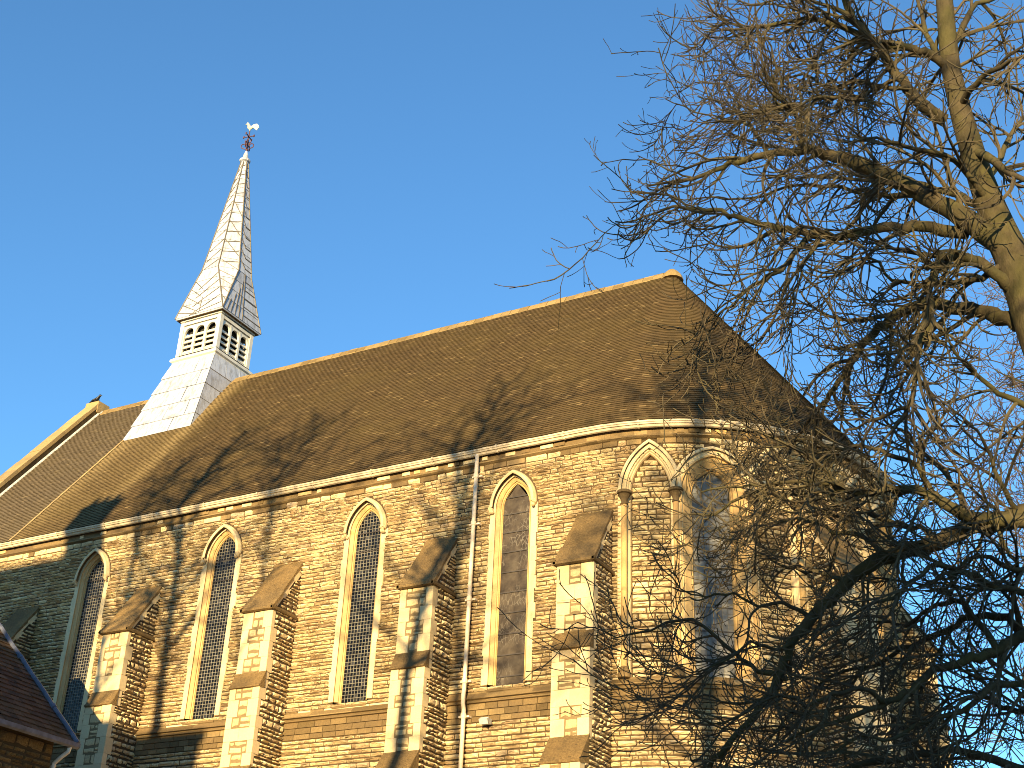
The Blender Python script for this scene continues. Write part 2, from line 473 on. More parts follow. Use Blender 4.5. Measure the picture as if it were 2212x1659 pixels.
# --- wall mesh: mortar skin with real holes, rubble, dressed surrounds
wall = MB()
UE = TH(128)
zz = 0.0
steps = [0, 6.4]+[6.4+.1*i for i in range(1, 97)]
for a, b in zip(steps[:-1], steps[1:]):
    for l, r in free(a, b, U0, math.pi*RA, stone=False, butt=False):
        n = 1 if r <= 0 else max(1, int((r-max(l, 0))/.25))
        if l < 0 < r:
            wall.quad(M(l, a, -.015), M(0, a, -.015), M(0, b, -.015), M(l, b, -.015), 2); l = 0
        for i in range(n):
            p, q = l+(r-l)*i/n, l+(r-l)*(i+1)/n
            wall.quad(M(p, a, -.015), M(q, a, -.015), M(q, b, -.015), M(p, b, -.015), 2)
ZF = 15.70
rubble(wall, M, 10.02, ZF-.17, lambda a, b: free(a, b, U0, UE))
rubble(wall, M, 6.3, 9.32, lambda a, b: free(a, b, U0, UE), hmin=.09, hmax=.14)
rubble(wall, M, 0, 6.3, lambda a, b: free(a, b, U0, UE), hmin=.22, hmax=.34, wmin=.3, wmax=.8, proud=.04)
# dark ashlar courses under the string, one dressed course under the eaves frieze
for z0, z1 in ((9.32, 9.45), (9.45, 9.60), (9.60, 9.76)):
    for a, b in free(z0, z1, U0, UE):
        u = a
        while b-u > .02:
            w_ = rnd.uniform(.25, .5)
            if b-(u+w_) < .15: w_ = b-u
            block(wall, M, u, u+w_, z0, z1, .012, 3, gap=.004); u += w_
for z0, z1 in ((9.86, 10.02),):
    for a, b in free(z0-.2, z1-.2, U0, UE):
        u = a
        while b-u > .02:
            w_ = rnd.uniform(.35, .8)
            if b-(u+w_) < .2: w_ = b-u
            block(wall, M, u, u+w_, z0, z1, .015, rnd.choice([1, 3, 3]), gap=.004); u += w_
for z0, z1 in ((ZF-.17, ZF-.01),):
    for a, b in free(z0, z1, U0, UE):
        u = a
        while b-u > .02:
            w_ = rnd.uniform(.2, .6)
            if b-(u+w_) < .2: w_ = b-u
            if rnd.random() < .55: block(wall, M, u, u+w_, z0, z1, .014, rnd.choice([1, 3, 3]), gap=.005)
            else: rock(wall, M, u+.006, u+w_-.006, z0+.006, z1-.006, 0, .03)
            u += w_
# string course
def band(mb, prof, ua, ub, mi=0, f=M, gaps=False, step=.3):
    us = [ua]
    if ua < 0:
        k = max(1, int(-ua/1.2)); us = [ua+(0-ua)*i/k for i in range(k)]
    n = int(max(ub, 0)/step)+1; us += [max(ub, 0)*i/n for i in range(n+1)] if ub > 0 else [ub]
    rows = [[f(u, z, d) for d, z in prof] for u in us]
    for A, B in zip(rows[:-1], rows[1:]):
        for i in range(len(prof)-1): mb.quad(A[i], B[i], B[i+1], A[i+1], mi)
band(wall, [(0, 9.98), (.03, 9.96), (.11, 9.86), (.11, 9.835), (.05, 9.82), (.045, 9.80), (.075, 9.785), (.07, 9.755), (.0, 9.74)], U0, UE, 3)
# frieze with jutting blocks, and top bed under the gutter
band(wall, [(-.02, 16.02), (.03, 16.02), (.03, 15.76), (.06, 15.755), (.095, 15.73), (.095, 15.705), (.05, 15.68), (.0, ZF-.04)], U0, math.pi*RA, 3)
u = U0
while u < UE:
    w_ = rnd.uniform(.12, .45)
    if rnd.random() < .5: block(wall, lambda a, z, d: M(a, z, d+.03), u, u+w_, 15.775, 15.89, rnd.uniform(.01, .035), rnd.choice([1, 1, 3, 4]), gap=.006)
    u += w_+rnd.uniform(0, .3)
# surrounds
def side_blocks(op, f=M):
    for z0, z1, l, r in op.blocks:
        block(wall, f, op.uc-op.w-op.o1-l, op.uc-op.w-op.o1+.004, z0, z1, .012)
        block(wall, f, op.uc+op.w+op.o1-.004, op.uc+op.w+op.o1+r, z0, z1, .012)
for op in wins:
    side_blocks(op)
    sweep_open(wall, op, [(op.ring_out, .010), (op.o1-.005, .013)], 1)
for op in blinds+bigs:
    sweep_open(wall, op, [(op.ring_out, -.01), (op.ring_out, .012), (op.o1, .014)], 1)
    # recessed rubble of the blind arches
for op in blinds:
    fr = lambda a, b, op=op: [(op.uc-op.hw((a+b)/2, 0)+.0, op.uc+op.hw((a+b)/2, 0))] if op.hw((a+b)/2, 0) > .04 else []
    rubble(wall, lambda u, z, d: M(u, z, d-.22), 10.0, op.apex(0)-.1, fr, hmin=.1, hmax=.16)
    zs = [9.9+.1*i for i in range(60)]
    for a, b in zip(zs[:-1], zs[1:]):
        h = op.hw(a, .02)
        if h > .02: wall.quad(M(op.uc-h, a, -.235), M(op.uc+h, a, -.235), M(op.uc+h, b, -.235), M(op.uc-h, b, -.235), 2)
wo = part(wall, 'wall', ['rubble', 'ashlar', 'mortar', 'stained', 'orange'], church)

# windows and arches as parts
def leaded(op, d, name, parent, mat, cols, bars, rows=.105, saddle=None):
    """panes of one window, each very slightly out of true, with leading and bars"""
    pn = MB(); ld = MB(); rn = random.Random(int(abs(op.uc)*77))
    z = op.z0; W = op.w
    nc = cols; cw = 2*W/nc
    def clipx(z): return op.hw(z, 0)
    while z < op.apex(0)-.01:
        z1 = min(z+rows, op.apex(0)-.005)
        for i in range(nc):
            a, b = op.uc-W+i*cw, op.uc-W+(i+1)*cw
            for q in (0,):
                h0, h1 = clipx(z), clipx(z1)
                pts = [(max(min(a, op.uc+h0), op.uc-h0), z), (max(min(b, op.uc+h0), op.uc-h0), z), (max(min(b, op.uc+h1), op.uc-h1), z1), (max(min(a, op.uc+h1), op.uc-h1), z1)]
                if abs(pts[1][0]-pts[0][0])+abs(pts[2][0]-pts[3][0]) < .01: continue
                t = [rn.uniform(-.0025, .0025) for _ in range(4)]
                pn.quad(*[M(u, zz, d+t[k]) for k, (u, zz) in enumerate(pts)])
        if bars and z > op.z0+.02:
            h = clipx(z); ld.box(op.uc-h, op.uc+h, d+.002, d+.012, z-.0065, z+.0065, 0, lambda a, b, c: M(a, c, b))
        z += rows
    if bars:
        for i in range(1, nc):
            u = op.uc-W+i*cw; zt = op.zs
            while clipx(zt) > abs(u-op.uc) and zt < op.apex(0): zt += .02
            ld.box(u-.0065, u+.0065, d+.002, d+.011, op.z0, zt, 0, lambda a, b, c: M(a, c, b))
    for zb in saddle or []:
        h = clipx(zb); sb = MB(); sb.box(op.uc-h, op.uc+h, d+.004, d+.022, zb-.013, zb+.013, 0, lambda a, b, c: M(a, c, b)); part(sb, 'saddle_bar', 'bar', parent)
    p = part(pn, name, mat, parent)
    if bars: part(ld, 'leading', 'leadline', parent)
    return p
for i, op in enumerate(wins):
    fr = MB()
    sweep_open(fr, op, [(.15, .013), (.125, .013)], 0); sweep_open(fr, op, [(.125, .013), (.13, -.03), (.10, -.05), (.085, -.055), (.045, -.085), (.05, -.115), (.03, -.12), (.012, -.12), (.015, -.14), (0, -.145), (0, -.20)], 3)  # inner moulding in darker ochre, jamb shade put into the colour
    hood(fr, op, .165, .27, .13)
    # sloping sill
    fr.prism([(-.20, 10.17), (.02, 10.03), (.03, 9.99), (.0, 9.97), (-.20, 9.97)], lambda d, z: M(op.uc-.5, z, d), lambda d, z: M(op.uc+.5, z, d), 1)
    wf = part(fr, 'window', ['ashlar', 'stained', 'weather_shade', 'orange'], church)
    wf['label'] = ['lancet window half in shade near the left end', 'leaded lancet window second from the left', 'leaded lancet window third from the left', 'stained glass lancet window beside the downpipe'][i]
    if i < 3: leaded(op, -.165, 'glass', wf, 'pane', 8, True, .09, [op.zs+.02-.5*k for k in range(2)] if i != 1 else [op.zs-.05, op.zs-.62])
    else: leaded(op, -.165, 'glass', wf, 'stainedglass', 1, False, .5, [14.75, 14.32]+[13.85-.5*k for k in range(8)])
for k, op in enumerate(bigs):
    fr = MB()
    sweep_open(fr, op, [(.30, .014), (.26, .014), (.26, -.06), (.20, -.08), (.05, -.24), (.045, -.29), (.02, -.29), (0, -.33), (0, -.42)], 0)
    hood(fr, op, .41, .50, .09, mi=1)
    fr.prism([(-.42, 10.06), (.0, 9.99), (.0, 9.95), (-.42, 9.95)], lambda d, z: M(op.uc-.8, z, d), lambda d, z: M(op.uc+.8, z, d), 1)
    wf = part(fr, 'window', ['orange', 'ashlar', 'weather_shade'], church)
    wf['label'] = ['wide apse window with splayed ochre jambs', 'apse window at the far right edge of the wall'][k]
    leaded(op, -.40, 'glass', wf, 'paleglass', 7, True, .12, [10.6+.55*j for j in range(7)])
for op in blinds:
    fr = MB()
    sweep_open(fr, op, [(.10, .014), (.09, .014), (.085, -.04), (.06, -.05), (.04, -.09), (.02, -.10), (.0, -.14), (0, -.24)], 0)
    hood(fr, op, .18, .27, .09)
    fr.prism([(-.24, 10.04), (.0, 9.99), (.0, 9.95), (-.24, 9.95)], lambda d, z: M(op.uc-.55, z, d), lambda d, z: M(op.uc+.55, z, d), 1)
    part(fr, 'blind_arch', ['ashlar', 'stained', 'weather_shade'], church)
for c in (9.9, 22.2, 40.2, 52.5, 68.3, 80.5, 98.7, 110.9):
    cm = MB(); x, y, _ = M(TH(c), 0, .03)
    cm.lathe([(.12, 9.98), (.14, 9.99), (.14, 10.09), (.12, 10.11), (.135, 10.13), (.13, 10.16), (.095, 10.18), (.105, 10.21), (.07, 10.24)], (x, y), 14, 1)
    cm.lathe([(.067, 10.24), (.067, 14.02)], (x, y), 14, 0)
    cm.lathe([(.07, 14.02), (.09, 14.035), (.09, 14.055), (.07, 14.07), (.072, 14.10), (.085, 14.16), (.125, 14.23), (.15, 14.26), (.12, 14.27), (.175, 14.29), (.18, 14.33), (.16, 14.36), (.1, 14.37)], (x, y), 14, 1)
    part(cm, 'column', ['orange', 'stained'], church)

# buttresses
def buttress(f, seed, label=None, dz=0):
    """f(a, z, d): a along the wall, d out from it"""
    rn = random.Random(seed)
    body = MB(); HW = .45
    stages = [(10.42, 13.9, .96), (8.1, 10.45, 1.10), (0, 8.15, 1.5)]
    # core
    prof = [(0, 0), (1.48, 0), (1.48, 7.95), (1.08, 8.45), (1.08, 10.45), (.945, 10.75), (.945, 12.45), (0, 13.85)]
    body.prism(prof, lambda d, z: f(-HW+.012, z, d), lambda d, z: f(HW-.012, z, d), 2)
    for z0, z1, d0 in ((10.80, 12.37, .96), (8.5, 10.40, 1.10), (4.5, 7.95, 1.5)):
        # front: dressed corners and rubble heart
        z = z0; k = rn.randint(0, 1)
        body.quad(f(-.3, z0, d0-.0125), f(.3, z0, d0-.0125), f(.3, z1, d0-.0125), f(-.3, z1, d0-.0125), 4)
        F = lambda a, zz_, d: f(a, zz_, d0+d-.015)
        while z < z1-.01:
            h = rn.uniform(.26, .42)
            if z1-(z+h) < .2: h = z1-z
            l = (.20, .31)[k]+rn.uniform(-.04, .03); r = (.20, .31)[k]+rn.uniform(-.04, .03)
            if rn.random() < .12: l = r = .45
            block(body, F, -HW, -HW+l, z, z+h, .016, 1, gap=.0007, bev=.002)
            block(body, F, HW-r, HW, z, z+h, .016, 1, gap=.0007, bev=.002)
            if l < .44: rubble(body, F, z, z+h, lambda a, b: [(-HW+l, HW-r)], hmin=.13, hmax=.25, wmin=.16, wmax=.40, mi=3, rn=rn, proud=.012, gap=.003)
            for s in (-1, 1):
                q = (.24, .13)[k]+rn.uniform(-.03, .03)
                Fs = lambda dd, zz_, n: f(s*(HW+n-.015), zz_, dd)
                block(body, Fs, d0-q, d0, z, z+h, .016, 1, gap=.0007, bev=.002)
                rubble(body, Fs, z, z+h, lambda a, b: [(0.02, d0-q)], hmin=.085, hmax=.15, wmin=.12, wmax=.30, rn=rn, proud=.05)
            z += h; k = 1-k
    # gap rows at the set-offs and the gabled head, on the sides
    for s in (-1, 1):
        Fs = lambda dd, zz_, n: f(s*(HW+n-.015), zz_, dd)
        rubble(body, Fs, 10.40, 10.80, lambda a, b: [(.02, .96-.16)], rn=rn, wmax=.3, proud=.05)
        block(body, Fs, .80, .955, 10.40, 10.62, .016, 1); block(body, Fs, .80, .955, 10.62, 10.80, .016, 1)
        rubble(body, Fs, 7.95, 8.5, lambda a, b: [(.02, 1.1)], rn=rn, wmax=.3, proud=.05)
        dm = lambda z: .95*(13.90-z)/(13.90-12.46)
        rubble(body, Fs, 12.47, 13.55, lambda a, b: [(.02, dm(b)-.15)] if dm(b) > .24 else [], rn=rn, wmax=.28, hmax=.13, proud=.03)
        # dressed raking strip
        for t in range(5):
            za, zb = 12.47+t*.28, 12.47+(t+1)*.28
            pa, pb = dm(za), dm(zb)
            qa = max(0.0, pa-(.20 if t % 2 else .13)); qb = max(0.0, pb-(.20 if t % 2 else .13))
            body.add([Fs(qa, za, -.01), Fs(pa, za, -.01), Fs(pb, zb, -.01), Fs(qb, zb, -.01), Fs(qa, za+.004, .017), Fs(pa, za+.004, .017), Fs(pb, zb-.004, .017), Fs(qb, zb-.004, .017)],
                     [(0, 1, 5, 4), (1, 2, 6, 5), (2, 3, 7, 6), (3, 0, 4, 7), (4, 5, 6, 7)], 1)
    bo = part(body, 'buttress', ['rubble', 'ashlar', 'mortar', 'pale', 'joint'], church)
    if label: bo['label'] = label
    cap = MB()
    ex = lambda poly, w_, mi=0: cap.prism(poly, lambda d, z: f(-w_, z, d), lambda d, z: f(w_, z, d), mi)
    ex([(-.02, 13.97), (.33, 13.44), (.33, 13.36), (-.02, 13.80)], HW+.005)
    ex([(.325, 13.455), (.70, 12.89), (.70, 12.80), (.325, 13.32)], HW+.012)
    ex([(.695, 12.91), (1.02, 12.46), (1.07, 12.42), (1.07, 12.36), (1.0, 12.34), (.93, 12.36), (.93, 12.46), (.695, 12.80)], HW+.05)
    for s in (-1, 1):
        cap.prism([(.45, 12.47), (.50, 12.43), (.515, 12.39), (.505, 12.35), (.44, 12.34)], lambda a, z: f(s*a, z, 0), lambda a, z: f(s*a, z, 1.07), 0)
    part(cap, 'gabled_cap', 'weather_shade', bo)
    so_ = MB()
    so_.prism([(.94, 10.83), (1.11, 10.47), (1.15, 10.43), (1.15, 10.395), (1.09, 10.38), (.94, 10.40)], lambda d, z: f(-HW-.012, z, d), lambda d, z: f(HW+.012, z, d))
    part(so_, 'set_off', 'weather_shade', bo)
    so2 = MB()
    so2.prism([(1.08, 8.56), (1.50, 7.98), (1.54, 7.94), (1.54, 7.90), (1.45, 7.88), (1.08, 7.95)], lambda d, z: f(-HW-.012, z, d), lambda d, z: f(HW+.012, z, d))
    part(so2, 'set_off', 'weather_shade', bo)
for i, b in enumerate(BUTX):
    buttress(lambda a, z, d, b=b: (b+a, -d, z), 100+i)
for i, th in enumerate((60.4, 119)):
    t = R_(th)
    buttress(lambda a, z, d, t=t: (XA+(RA+d)*math.sin(t)+a*math.cos(t), RA-(RA+d)*math.cos(t)+a*math.sin(t), z), 120+i)

# gutter
gt = MB()
band(gt, [(.04, 15.99), (.08, 15.91), (.13, 15.885), (.17, 15.90), (.185, 15.93), (.19, 15.945), (.225, 15.95), (.235, 15.985), (.255, 15.99), (.26, 16.035), (.24, 16.045), (.22, 16.01), (.05, 16.0)], U0, math.pi*RA, 0)
u = U0+.4
while u < UE:     # joint collars
    for k in (0,):
        band2 = [(.07, 15.90), (.13, 15.87), (.18, 15.885), (.20, 15.93), (.235, 15.935), (.25, 15.975), (.27, 15.98), (.275, 16.045), (.24, 16.055)]
        A = [M(u, z, d) for d, z in band2]; B = [M(u+.05, z, d) for d, z in band2]
        for i in range(len(A)-1): gt.quad(A[i], B[i], B[i+1], A[i+1])
    u += 1.83
part(gt, 'gutter', 'paint', church)
# downpipe
dp = MB(); px, py = -15.93, -.16
dp.tube([(px, -.16, 15.92), (px, -.16, 15.7), (px, py, 15.5), (px, py, 10.06), (px+.02, -.21, 9.92), (px+.02, -.21, 9.72), (px+.02, py, 9.6), (px+.03, py, .3)], .05, 12)
for z in (15.35, 14.1, 12.2, 10.25, 9.45, 7.6, 5.6, 3.6):
    dp.lathe([(.052, z-.06), (.066, z-.05), (.066, z+.05), (.052, z+.06)], (px+(.02 if z < 9.9 else 0), py), 12)
    dp.box(px-.14, px+.14, -.12, .0, z-.02, z+.02)
part(dp, 'downpipe', 'pipe', church)
# small floodlight by the pipe
fl = MB()
fl.box(-15.42, -15.22, -.22, -.08, 9.22, 9.34); fl.box(-15.36, -15.28, -.10, .0, 9.25, 9.31); fl.prism([(-.24, 9.20), (-.30, 9.30), (-.22, 9.36)], lambda d, z: (-15.43, d, z), lambda d, z: (-15.21, d, z))
part(fl, 'floodlight', 'flash', church)

# ------------------------------------------------------------------ roof
ZE, ZR, DE = 16.03, 23.72, .26
LR = math.hypot(RA+DE, ZR-ZE); SP = (ZR-ZE)/LR; CPx = (RA+DE)/LR
def MR(u, s, h):      # u along the eaves, s up the slope, h off the surface
    if u <= 0: return (XA+u, -DE+s*CPx-h*SP, ZE+s*SP+h*CPx)
    t = u/RA; r = (RA+DE)-s*CPx+h*SP
    return (XA+r*math.sin(t), RA-r*math.cos(t), ZE+s*SP+h*CPx)
roof = MB(); rr = random.Random(9); CXF = -30.46
gauge = .11; ns = int((LR-.12)/gauge)
UW = -35.50-XA
def tile(u0, u1, s0, hj, tj):
    s1 = s0+gauge*1.12
    a, b = MR(u0, s0, .029+hj+tj), MR(u1, s0, .029+hj-tj)
    c, d = MR(u1, s1, .010), MR(u0, s1, .010)
    e, f_ = MR(u0, s0, .002), MR(u1, s0, .002)
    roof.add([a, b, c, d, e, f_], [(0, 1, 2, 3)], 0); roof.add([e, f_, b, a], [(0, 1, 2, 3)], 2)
for k in range(ns):
    s0 = k*gauge+rr.uniform(-.004, .004)
    # straight slope
    if 1:
        u = UW+(.08 if k % 2 else 0)
        while u < -.001:
            u1 = min(0, u+.166)
            x0 = XA+u
            under = (-31.6 < x0 < -29.3 and s0 > (3.6+DE)/CPx)
            if not under:
                tile(u+.001, u1-.001, s0+rr.uniform(-.004, .004), rr.uniform(-.003, .004), rr.uniform(-.003, .003))
            u = u1
    f = 1-s0*CPx/(RA+DE)
    arc = math.pi*RA*f*.72
    n = max(6, int(arc/.166))
    if k % 2: tile(-.004, math.pi*RA*.36/n-.0005, s0, .001, 0)
    for i in range(n):
        a0 = math.pi*RA*.72*(i+(.5 if k % 2 else 0))/n
        tile(a0+.0005-(.004 if a0 == 0 else 0), a0+math.pi*RA*.72/n-.0005, s0+rr.uniform(-.004, .004), rr.uniform(-.003, .004), 0)
# under-surface
roof.quad(MR(UW, 0, -.01), MR(0, 0, -.01), MR(0, LR, -.01), MR(UW, LR, -.01), 1)
n = 48
for i in range(n):
    a, b = math.pi*RA*i/n, math.pi*RA*(i+1)/n
    roof.add([MR(a, 0, -.01), MR(b, 0, -.01), MR(b, LR, -.01)], [(0, 1, 2)], 1)
# north slope
roof.quad((XA, RA, ZR-.02), (XA+UW, RA, ZR-.02), (XA+UW, 2*RA+DE, ZE), (XA, 2*RA+DE, ZE), 1)
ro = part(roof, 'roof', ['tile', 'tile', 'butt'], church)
rg = MB(); rg2 = MB()
x = -35.3
while x < XA-.1:
    ln = min(.32, XA-x)
    if not (-31.7 < x < -29.5):
        jz = rr.uniform(-.008, .008)
        pts = []
        for xx in (x+.004, x+ln-.004):
            pts.append([(xx, RA-.22, ZR-.26+jz), (xx, RA-.215, ZR-.225+jz), (xx, RA-.10, ZR-.045+jz), (xx, RA-.05, ZR+.02+jz), (xx, RA, ZR+.045+jz), (xx, RA+.05, ZR+.02+jz), (xx, RA+.10, ZR-.045+jz), (xx, RA+.2, ZR-.19+jz), (xx, RA+.3, ZR-.33+jz)])
        for i in range(8): (rg if x < CXF else rg2).quad(pts[0][i], pts[1][i], pts[1][i+1], pts[0][i+1])
    x += ln
rgc = MB(); rgc.lathe([(.34, ZR-.30), (.30, ZR-.16), (.20, ZR-.03), (.10, ZR+.06), (.02, ZR+.08)], (XA+.02, RA), 12, 0)
part(rg, 'ridge', 'ridge', ro); part(rg2, 'ridge', 'ridge', ro); part(rgc, 'ridge_cap', 'ridge', ro)
sm = MB()
s_top = (3.45+DE)/CPx
for (xs, wd) in ((-31.88, .10),):
    for k in range(12):
        sa, sb = s_top*k/12, s_top*(k+1)/12
        sm.quad(MR(xs-XA-wd/2, sa, .040), MR(xs-XA+wd/2, sa, .040), MR(xs-XA+wd/2, sb+.03, .034), MR(xs-XA-wd/2, sb+.03, .034))
part(sm, 'seam_strip', 'coping', ro)
# west gable wall with raised coping
gb = MB()
for sgn in (0, 1):
    def P(x, s, h, sgn=sgn):
        p = MR(x-XA, s, h); return p if sgn == 0 else (p[0], 2*RA-p[1], p[2])
    n = 14
    for i in range(n):
        s0, s1 = LR*i/n+.004, LR*(i+1)/n-.004
        j = rr.uniform(-.012, .012)
        q = [P(-36.02, s0, .24), P(-35.44, s0, .24), P(-35.44, s1, .24), P(-36.02, s1, .24), P(-36.02, s0, .36+j), P(-35.44, s0, .36+j), P(-35.44, s1, .36+j), P(-36.02, s1, .36+j)]
        gb.hexa(q, 0)
    gb.hexa([P(-36.0, 0, -.3), P(-35.50, 0, -.3), P(-35.50, LR, -.3), P(-36.0, LR, -.3), P(-36.0, 0, .245), P(-35.50, 0, .245), P(-35.50, LR, .245), P(-36.0, LR, .245)], 2)
    gb.hexa([P(-35.50, 0, .0), P(-35.40, 0, .0), P(-35.40, LR, .0), P(-35.50, LR, .0), P(-35.495, 0, .07), P(-35.42, 0, .045), P(-35.42, LR, .045), P(-35.495, LR, .07)], 1)
gb.box(-36.05, -35.42, RA-.28, RA+.28, ZR-.1, ZR+.34, 0)
part(gb, 'gable_coping', ['coping', 'flash', 'weather_shade'], church)
gw = MB()
gw.prism([(0, 0), (2*RA, 0), (2*RA, ZE), (RA, ZR), (0, ZE)], lambda y, z: (-36.0, y, z), lambda y, z: (-35.6, y, z))
gw.box(-35.6, XA, 2*RA-.4, 2*RA, 0, ZE)
part(gw, 'rear_wall', 'mortar', church)

# ------------------------------------------------------------------ fleche
CX, CY = -30.46, RA
def SQ(h, z): return [(CX-h, CY-h, z), (CX+h, CY-h, z), (CX+h, CY+h, z), (CX-h, CY+h, z)]
sp = MB()
# splay-footed lead spire
b0, z0, b1, z1, bt, zt = 1.07, 26.12, .88, 28.1, .13, 33.35
def octo(b, z):
    o = b*math.tan(R_(22.5))
    return [(CX-o, CY-b, z), (CX+o, CY-b, z), (CX+b, CY-o, z), (CX+b, CY+o, z), (CX+o, CY+b, z), (CX-o, CY+b, z), (CX-b, CY+o, z), (CX-b, CY-o, z)]
O1 = octo(b1, z1); OT = octo(bt, zt); S0 = SQ(b0, z0)
faces = []     # (bottom-left, bottom-right, top-right, top-left) polygons of the splayed foot and shaft
for k in range(4):
    L_, R__ = S0[k], S0[(k+1) % 4]; a, b = O1[2*k], O1[2*k+1]
    faces.append((L_, R__, b, a))
    faces.append((R__, R__, O1[(2*k+2) % 8], b))
for k in range(8): faces.append((O1[k], O1[(k+1) % 8], OT[(k+1) % 8], OT[k]))
def lerp(a, b, t): return tuple(a[i]+(b[i]-a[i])*t for i in range(3))
rolls = MB()
for fi, (a, b, c, d) in enumerate(faces):
    av, bv, cv, dv = map(Vector, (a, b, c, d))
    nrm = ((cv-av).cross(dv-bv)).normalized()
    if nrm.dot(Vector(((av+bv+cv+dv)/4 - Vector((CX, CY, (av.z+cv.z)/2))))) < 0: nrm = -nrm
    rows = max(2, int(((cv+dv)/2-(av+bv)/2).length/.42)); rn = random.Random(fi)
    for i in range(rows):
        t0, t1 = i/rows, (i+1)/rows
        p, q, r, s = lerp(a, d, t0), lerp(b, c, t0), lerp(b, c, t1), lerp(a, d, t1)
        lift = nrm*.014
        sp.quad(tuple(Vector(p)+lift), tuple(Vector(q)+lift), r, s)
    # raised rolls: arrises and slanting herringbone seams
    cell = lambda s_, t_: tuple(Vector(lerp(lerp(a, b, s_), lerp(d, c, s_), t_))+nrm*.012)
    card = (fi % 2 == 0)
    rolls.tube([cell(0, 0), cell(0, 1)], .026, 5)
    if fi < 8:
        if card:
            for t in (.12, .3, .48, .66, .84):
                if fi == 0: rolls.tube([cell(.30, max(0, t-.30)), cell(.98, t)], .016, 4); rolls.tube([cell(.02, t*.9), cell(.45, max(0, t*.9-.22))], .016, 4)
                else:
                    rolls.tube([cell(.5, t), cell(1, t)], .020, 4)
            if fi != 0:
                for s_ in (.10, .2, .3, .4, .5): rolls.tube([cell(s_, 0), cell(s_+.02, min(1, .1+s_*1.8))], .018, 4)
            else: rolls.tube([cell(.5, 0), cell(.5, .35)], .014, 4)
        else:
            for t in (.3, .5, .7, .9): rolls.tube([cell(.05, t), cell(.95, t-.12)], .015, 4)
    else:
        nn = 11
        for i in range(nn):
            t = (i+.5)/nn
            if fi in (9,):
                rolls.tube([cell(.05, t), cell(.95, t+.02)], .016, 4)
                if i % 2 == 0 and i < 8: rolls.tube([cell(.05, t+.02), cell(.95, max(0, t-.11))], .014, 4)
            elif fi == 10:
                rolls.tube([cell(.45, t), cell(1.0, t)], .022, 4); rolls.tube([cell(.05, min(1, t+.06)), cell(.5, t)], .018, 4)
            else:
                rolls.tube([cell(.1, max(0, t-.07)), cell(.95, t+.02)], .015, 4)
sp.quad(*SQ(b0, z0), 1); sp.quad(*SQ(.95, z0-.03), 1)
for k in range(4): sp.quad(SQ(b0, z0)[k], SQ(b0, z0)[(k+1) % 4], SQ(b0-.02, z0-.05)[(k+1) % 4], SQ(b0-.02, z0-.05)[k], 0); sp.quad(SQ(b0-.02, z0-.05)[k], SQ(b0-.02, z0-.05)[(k+1) % 4], SQ(.93, z0-.02)[(k+1) % 4], SQ(.93, z0-.02)[k], 1)
sp.lathe([(.14, 33.30), (.13, 33.40), (.20, 33.44), (.22, 33.50), (.17, 33.56), (.11, 33.60), (.09, 33.78), (.035, 33.95)], (CX, CY), 12, 0)
spo = part(sp, 'spire', ['lead', 'weather_shade'], church)
part(rolls, 'lead_roll', 'seam', spo)
# belfry stage
bf = MB(); H = .90
for sx in (-1, 1):
    for sy in (-1, 1):
        cx, cy = CX+sx*(H-.07), CY+sy*(H-.07)
        bf.box(cx-.08, cx+.08, cy-.08, cy+.08, 24.55, 26.08)
bf.hexa(SQ(.66, 24.3)+SQ(.66, 26.08), 1)  # near-black core stands in for the unlit inside
def ring(h0, h1, za, zb, mi=0):
    p = SQ(h0, za)+SQ(h1, zb); bf.add(p, [(0, 1, 5, 4), (1, 2, 6, 5), (2, 3, 7, 6), (3, 0, 4, 7)], mi)
for h0, h1, za, zb in ((.93, .93, 26.02, 26.10), (.93, .90, 25.99, 26.02), (.905, .905, 25.86, 25.99), (.905, .86, 25.84, 25.86)):
    ring(h0, h1, za, zb)
for h0, h1, za, zb in ((.86, .93, 24.66, 24.62), (.93, 1.0, 24.58, 24.52), (1.0, 1.03, 24.52, 24.48), (1.03, 1.03, 24.48, 24.40), (1.03, .97, 24.40, 24.36), (.97, .95, 24.36, 24.26), (.95, .97, 24.26, 24.2)):
    ring(h1, h0, zb, za)
for k in range(4):      # faces: arched lights with sloping louvres
    ca, sa = math.cos(k*math.pi/2), math.sin(k*math.pi/2)
    def G(a, dpt, z): # a along face, dpt outwards
        x, y = a, -dpt
        return (CX+x*ca-y*sa, CY+x*sa+y*ca, z)
    lo, hi = -.75, .75; wl = 1.5/3
    for j in range(4):
        a = lo+wl*j; bf.box(a-.045, a+.045, .80, .875, 24.62, 25.86, 0, G)
    bf.box(lo, hi, .78, .86, 24.60, 24.70, 0, G)
    for j in range(3):
        ac = lo+wl*(j+.5); w2 = wl/2-.045
        # arch-head spandrels
        n = 6
        for s in (-1, 1):
            top = [(ac+s*w2*math.cos(R_(90)*i/n)**.8, 25.48+.26*math.sin(R_(90)*i/n)) for i in range(n+1)]
            for i in range(n):
                (a0, c0), (a1, c1) = top[i], top[i+1]
                bf.hexa([G(a0, .79, c0), G(a0, .868, c0), G(a1, .868, c1), G(a1, .79, c1), G(a0, .79, 25.86), G(a0, .868, 25.86), G(a1, .868, 25.86), G(a1, .79, 25.86)])
        for q in range(4):
            zl = 24.70+.215*q
            bf.hexa([G(ac-w2, .735, zl+.17), G(ac+w2, .735, zl+.17), G(ac+w2, .845, zl+.005), G(ac-w2, .845, zl+.005), G(ac-w2, .755, zl+.19), G(ac+w2, .755, zl+.19), G(ac+w2, .872, zl+.015), G(ac-w2, .872, zl+.015)])
part(bf, 'belfry', ['white', 'dark'], spo)
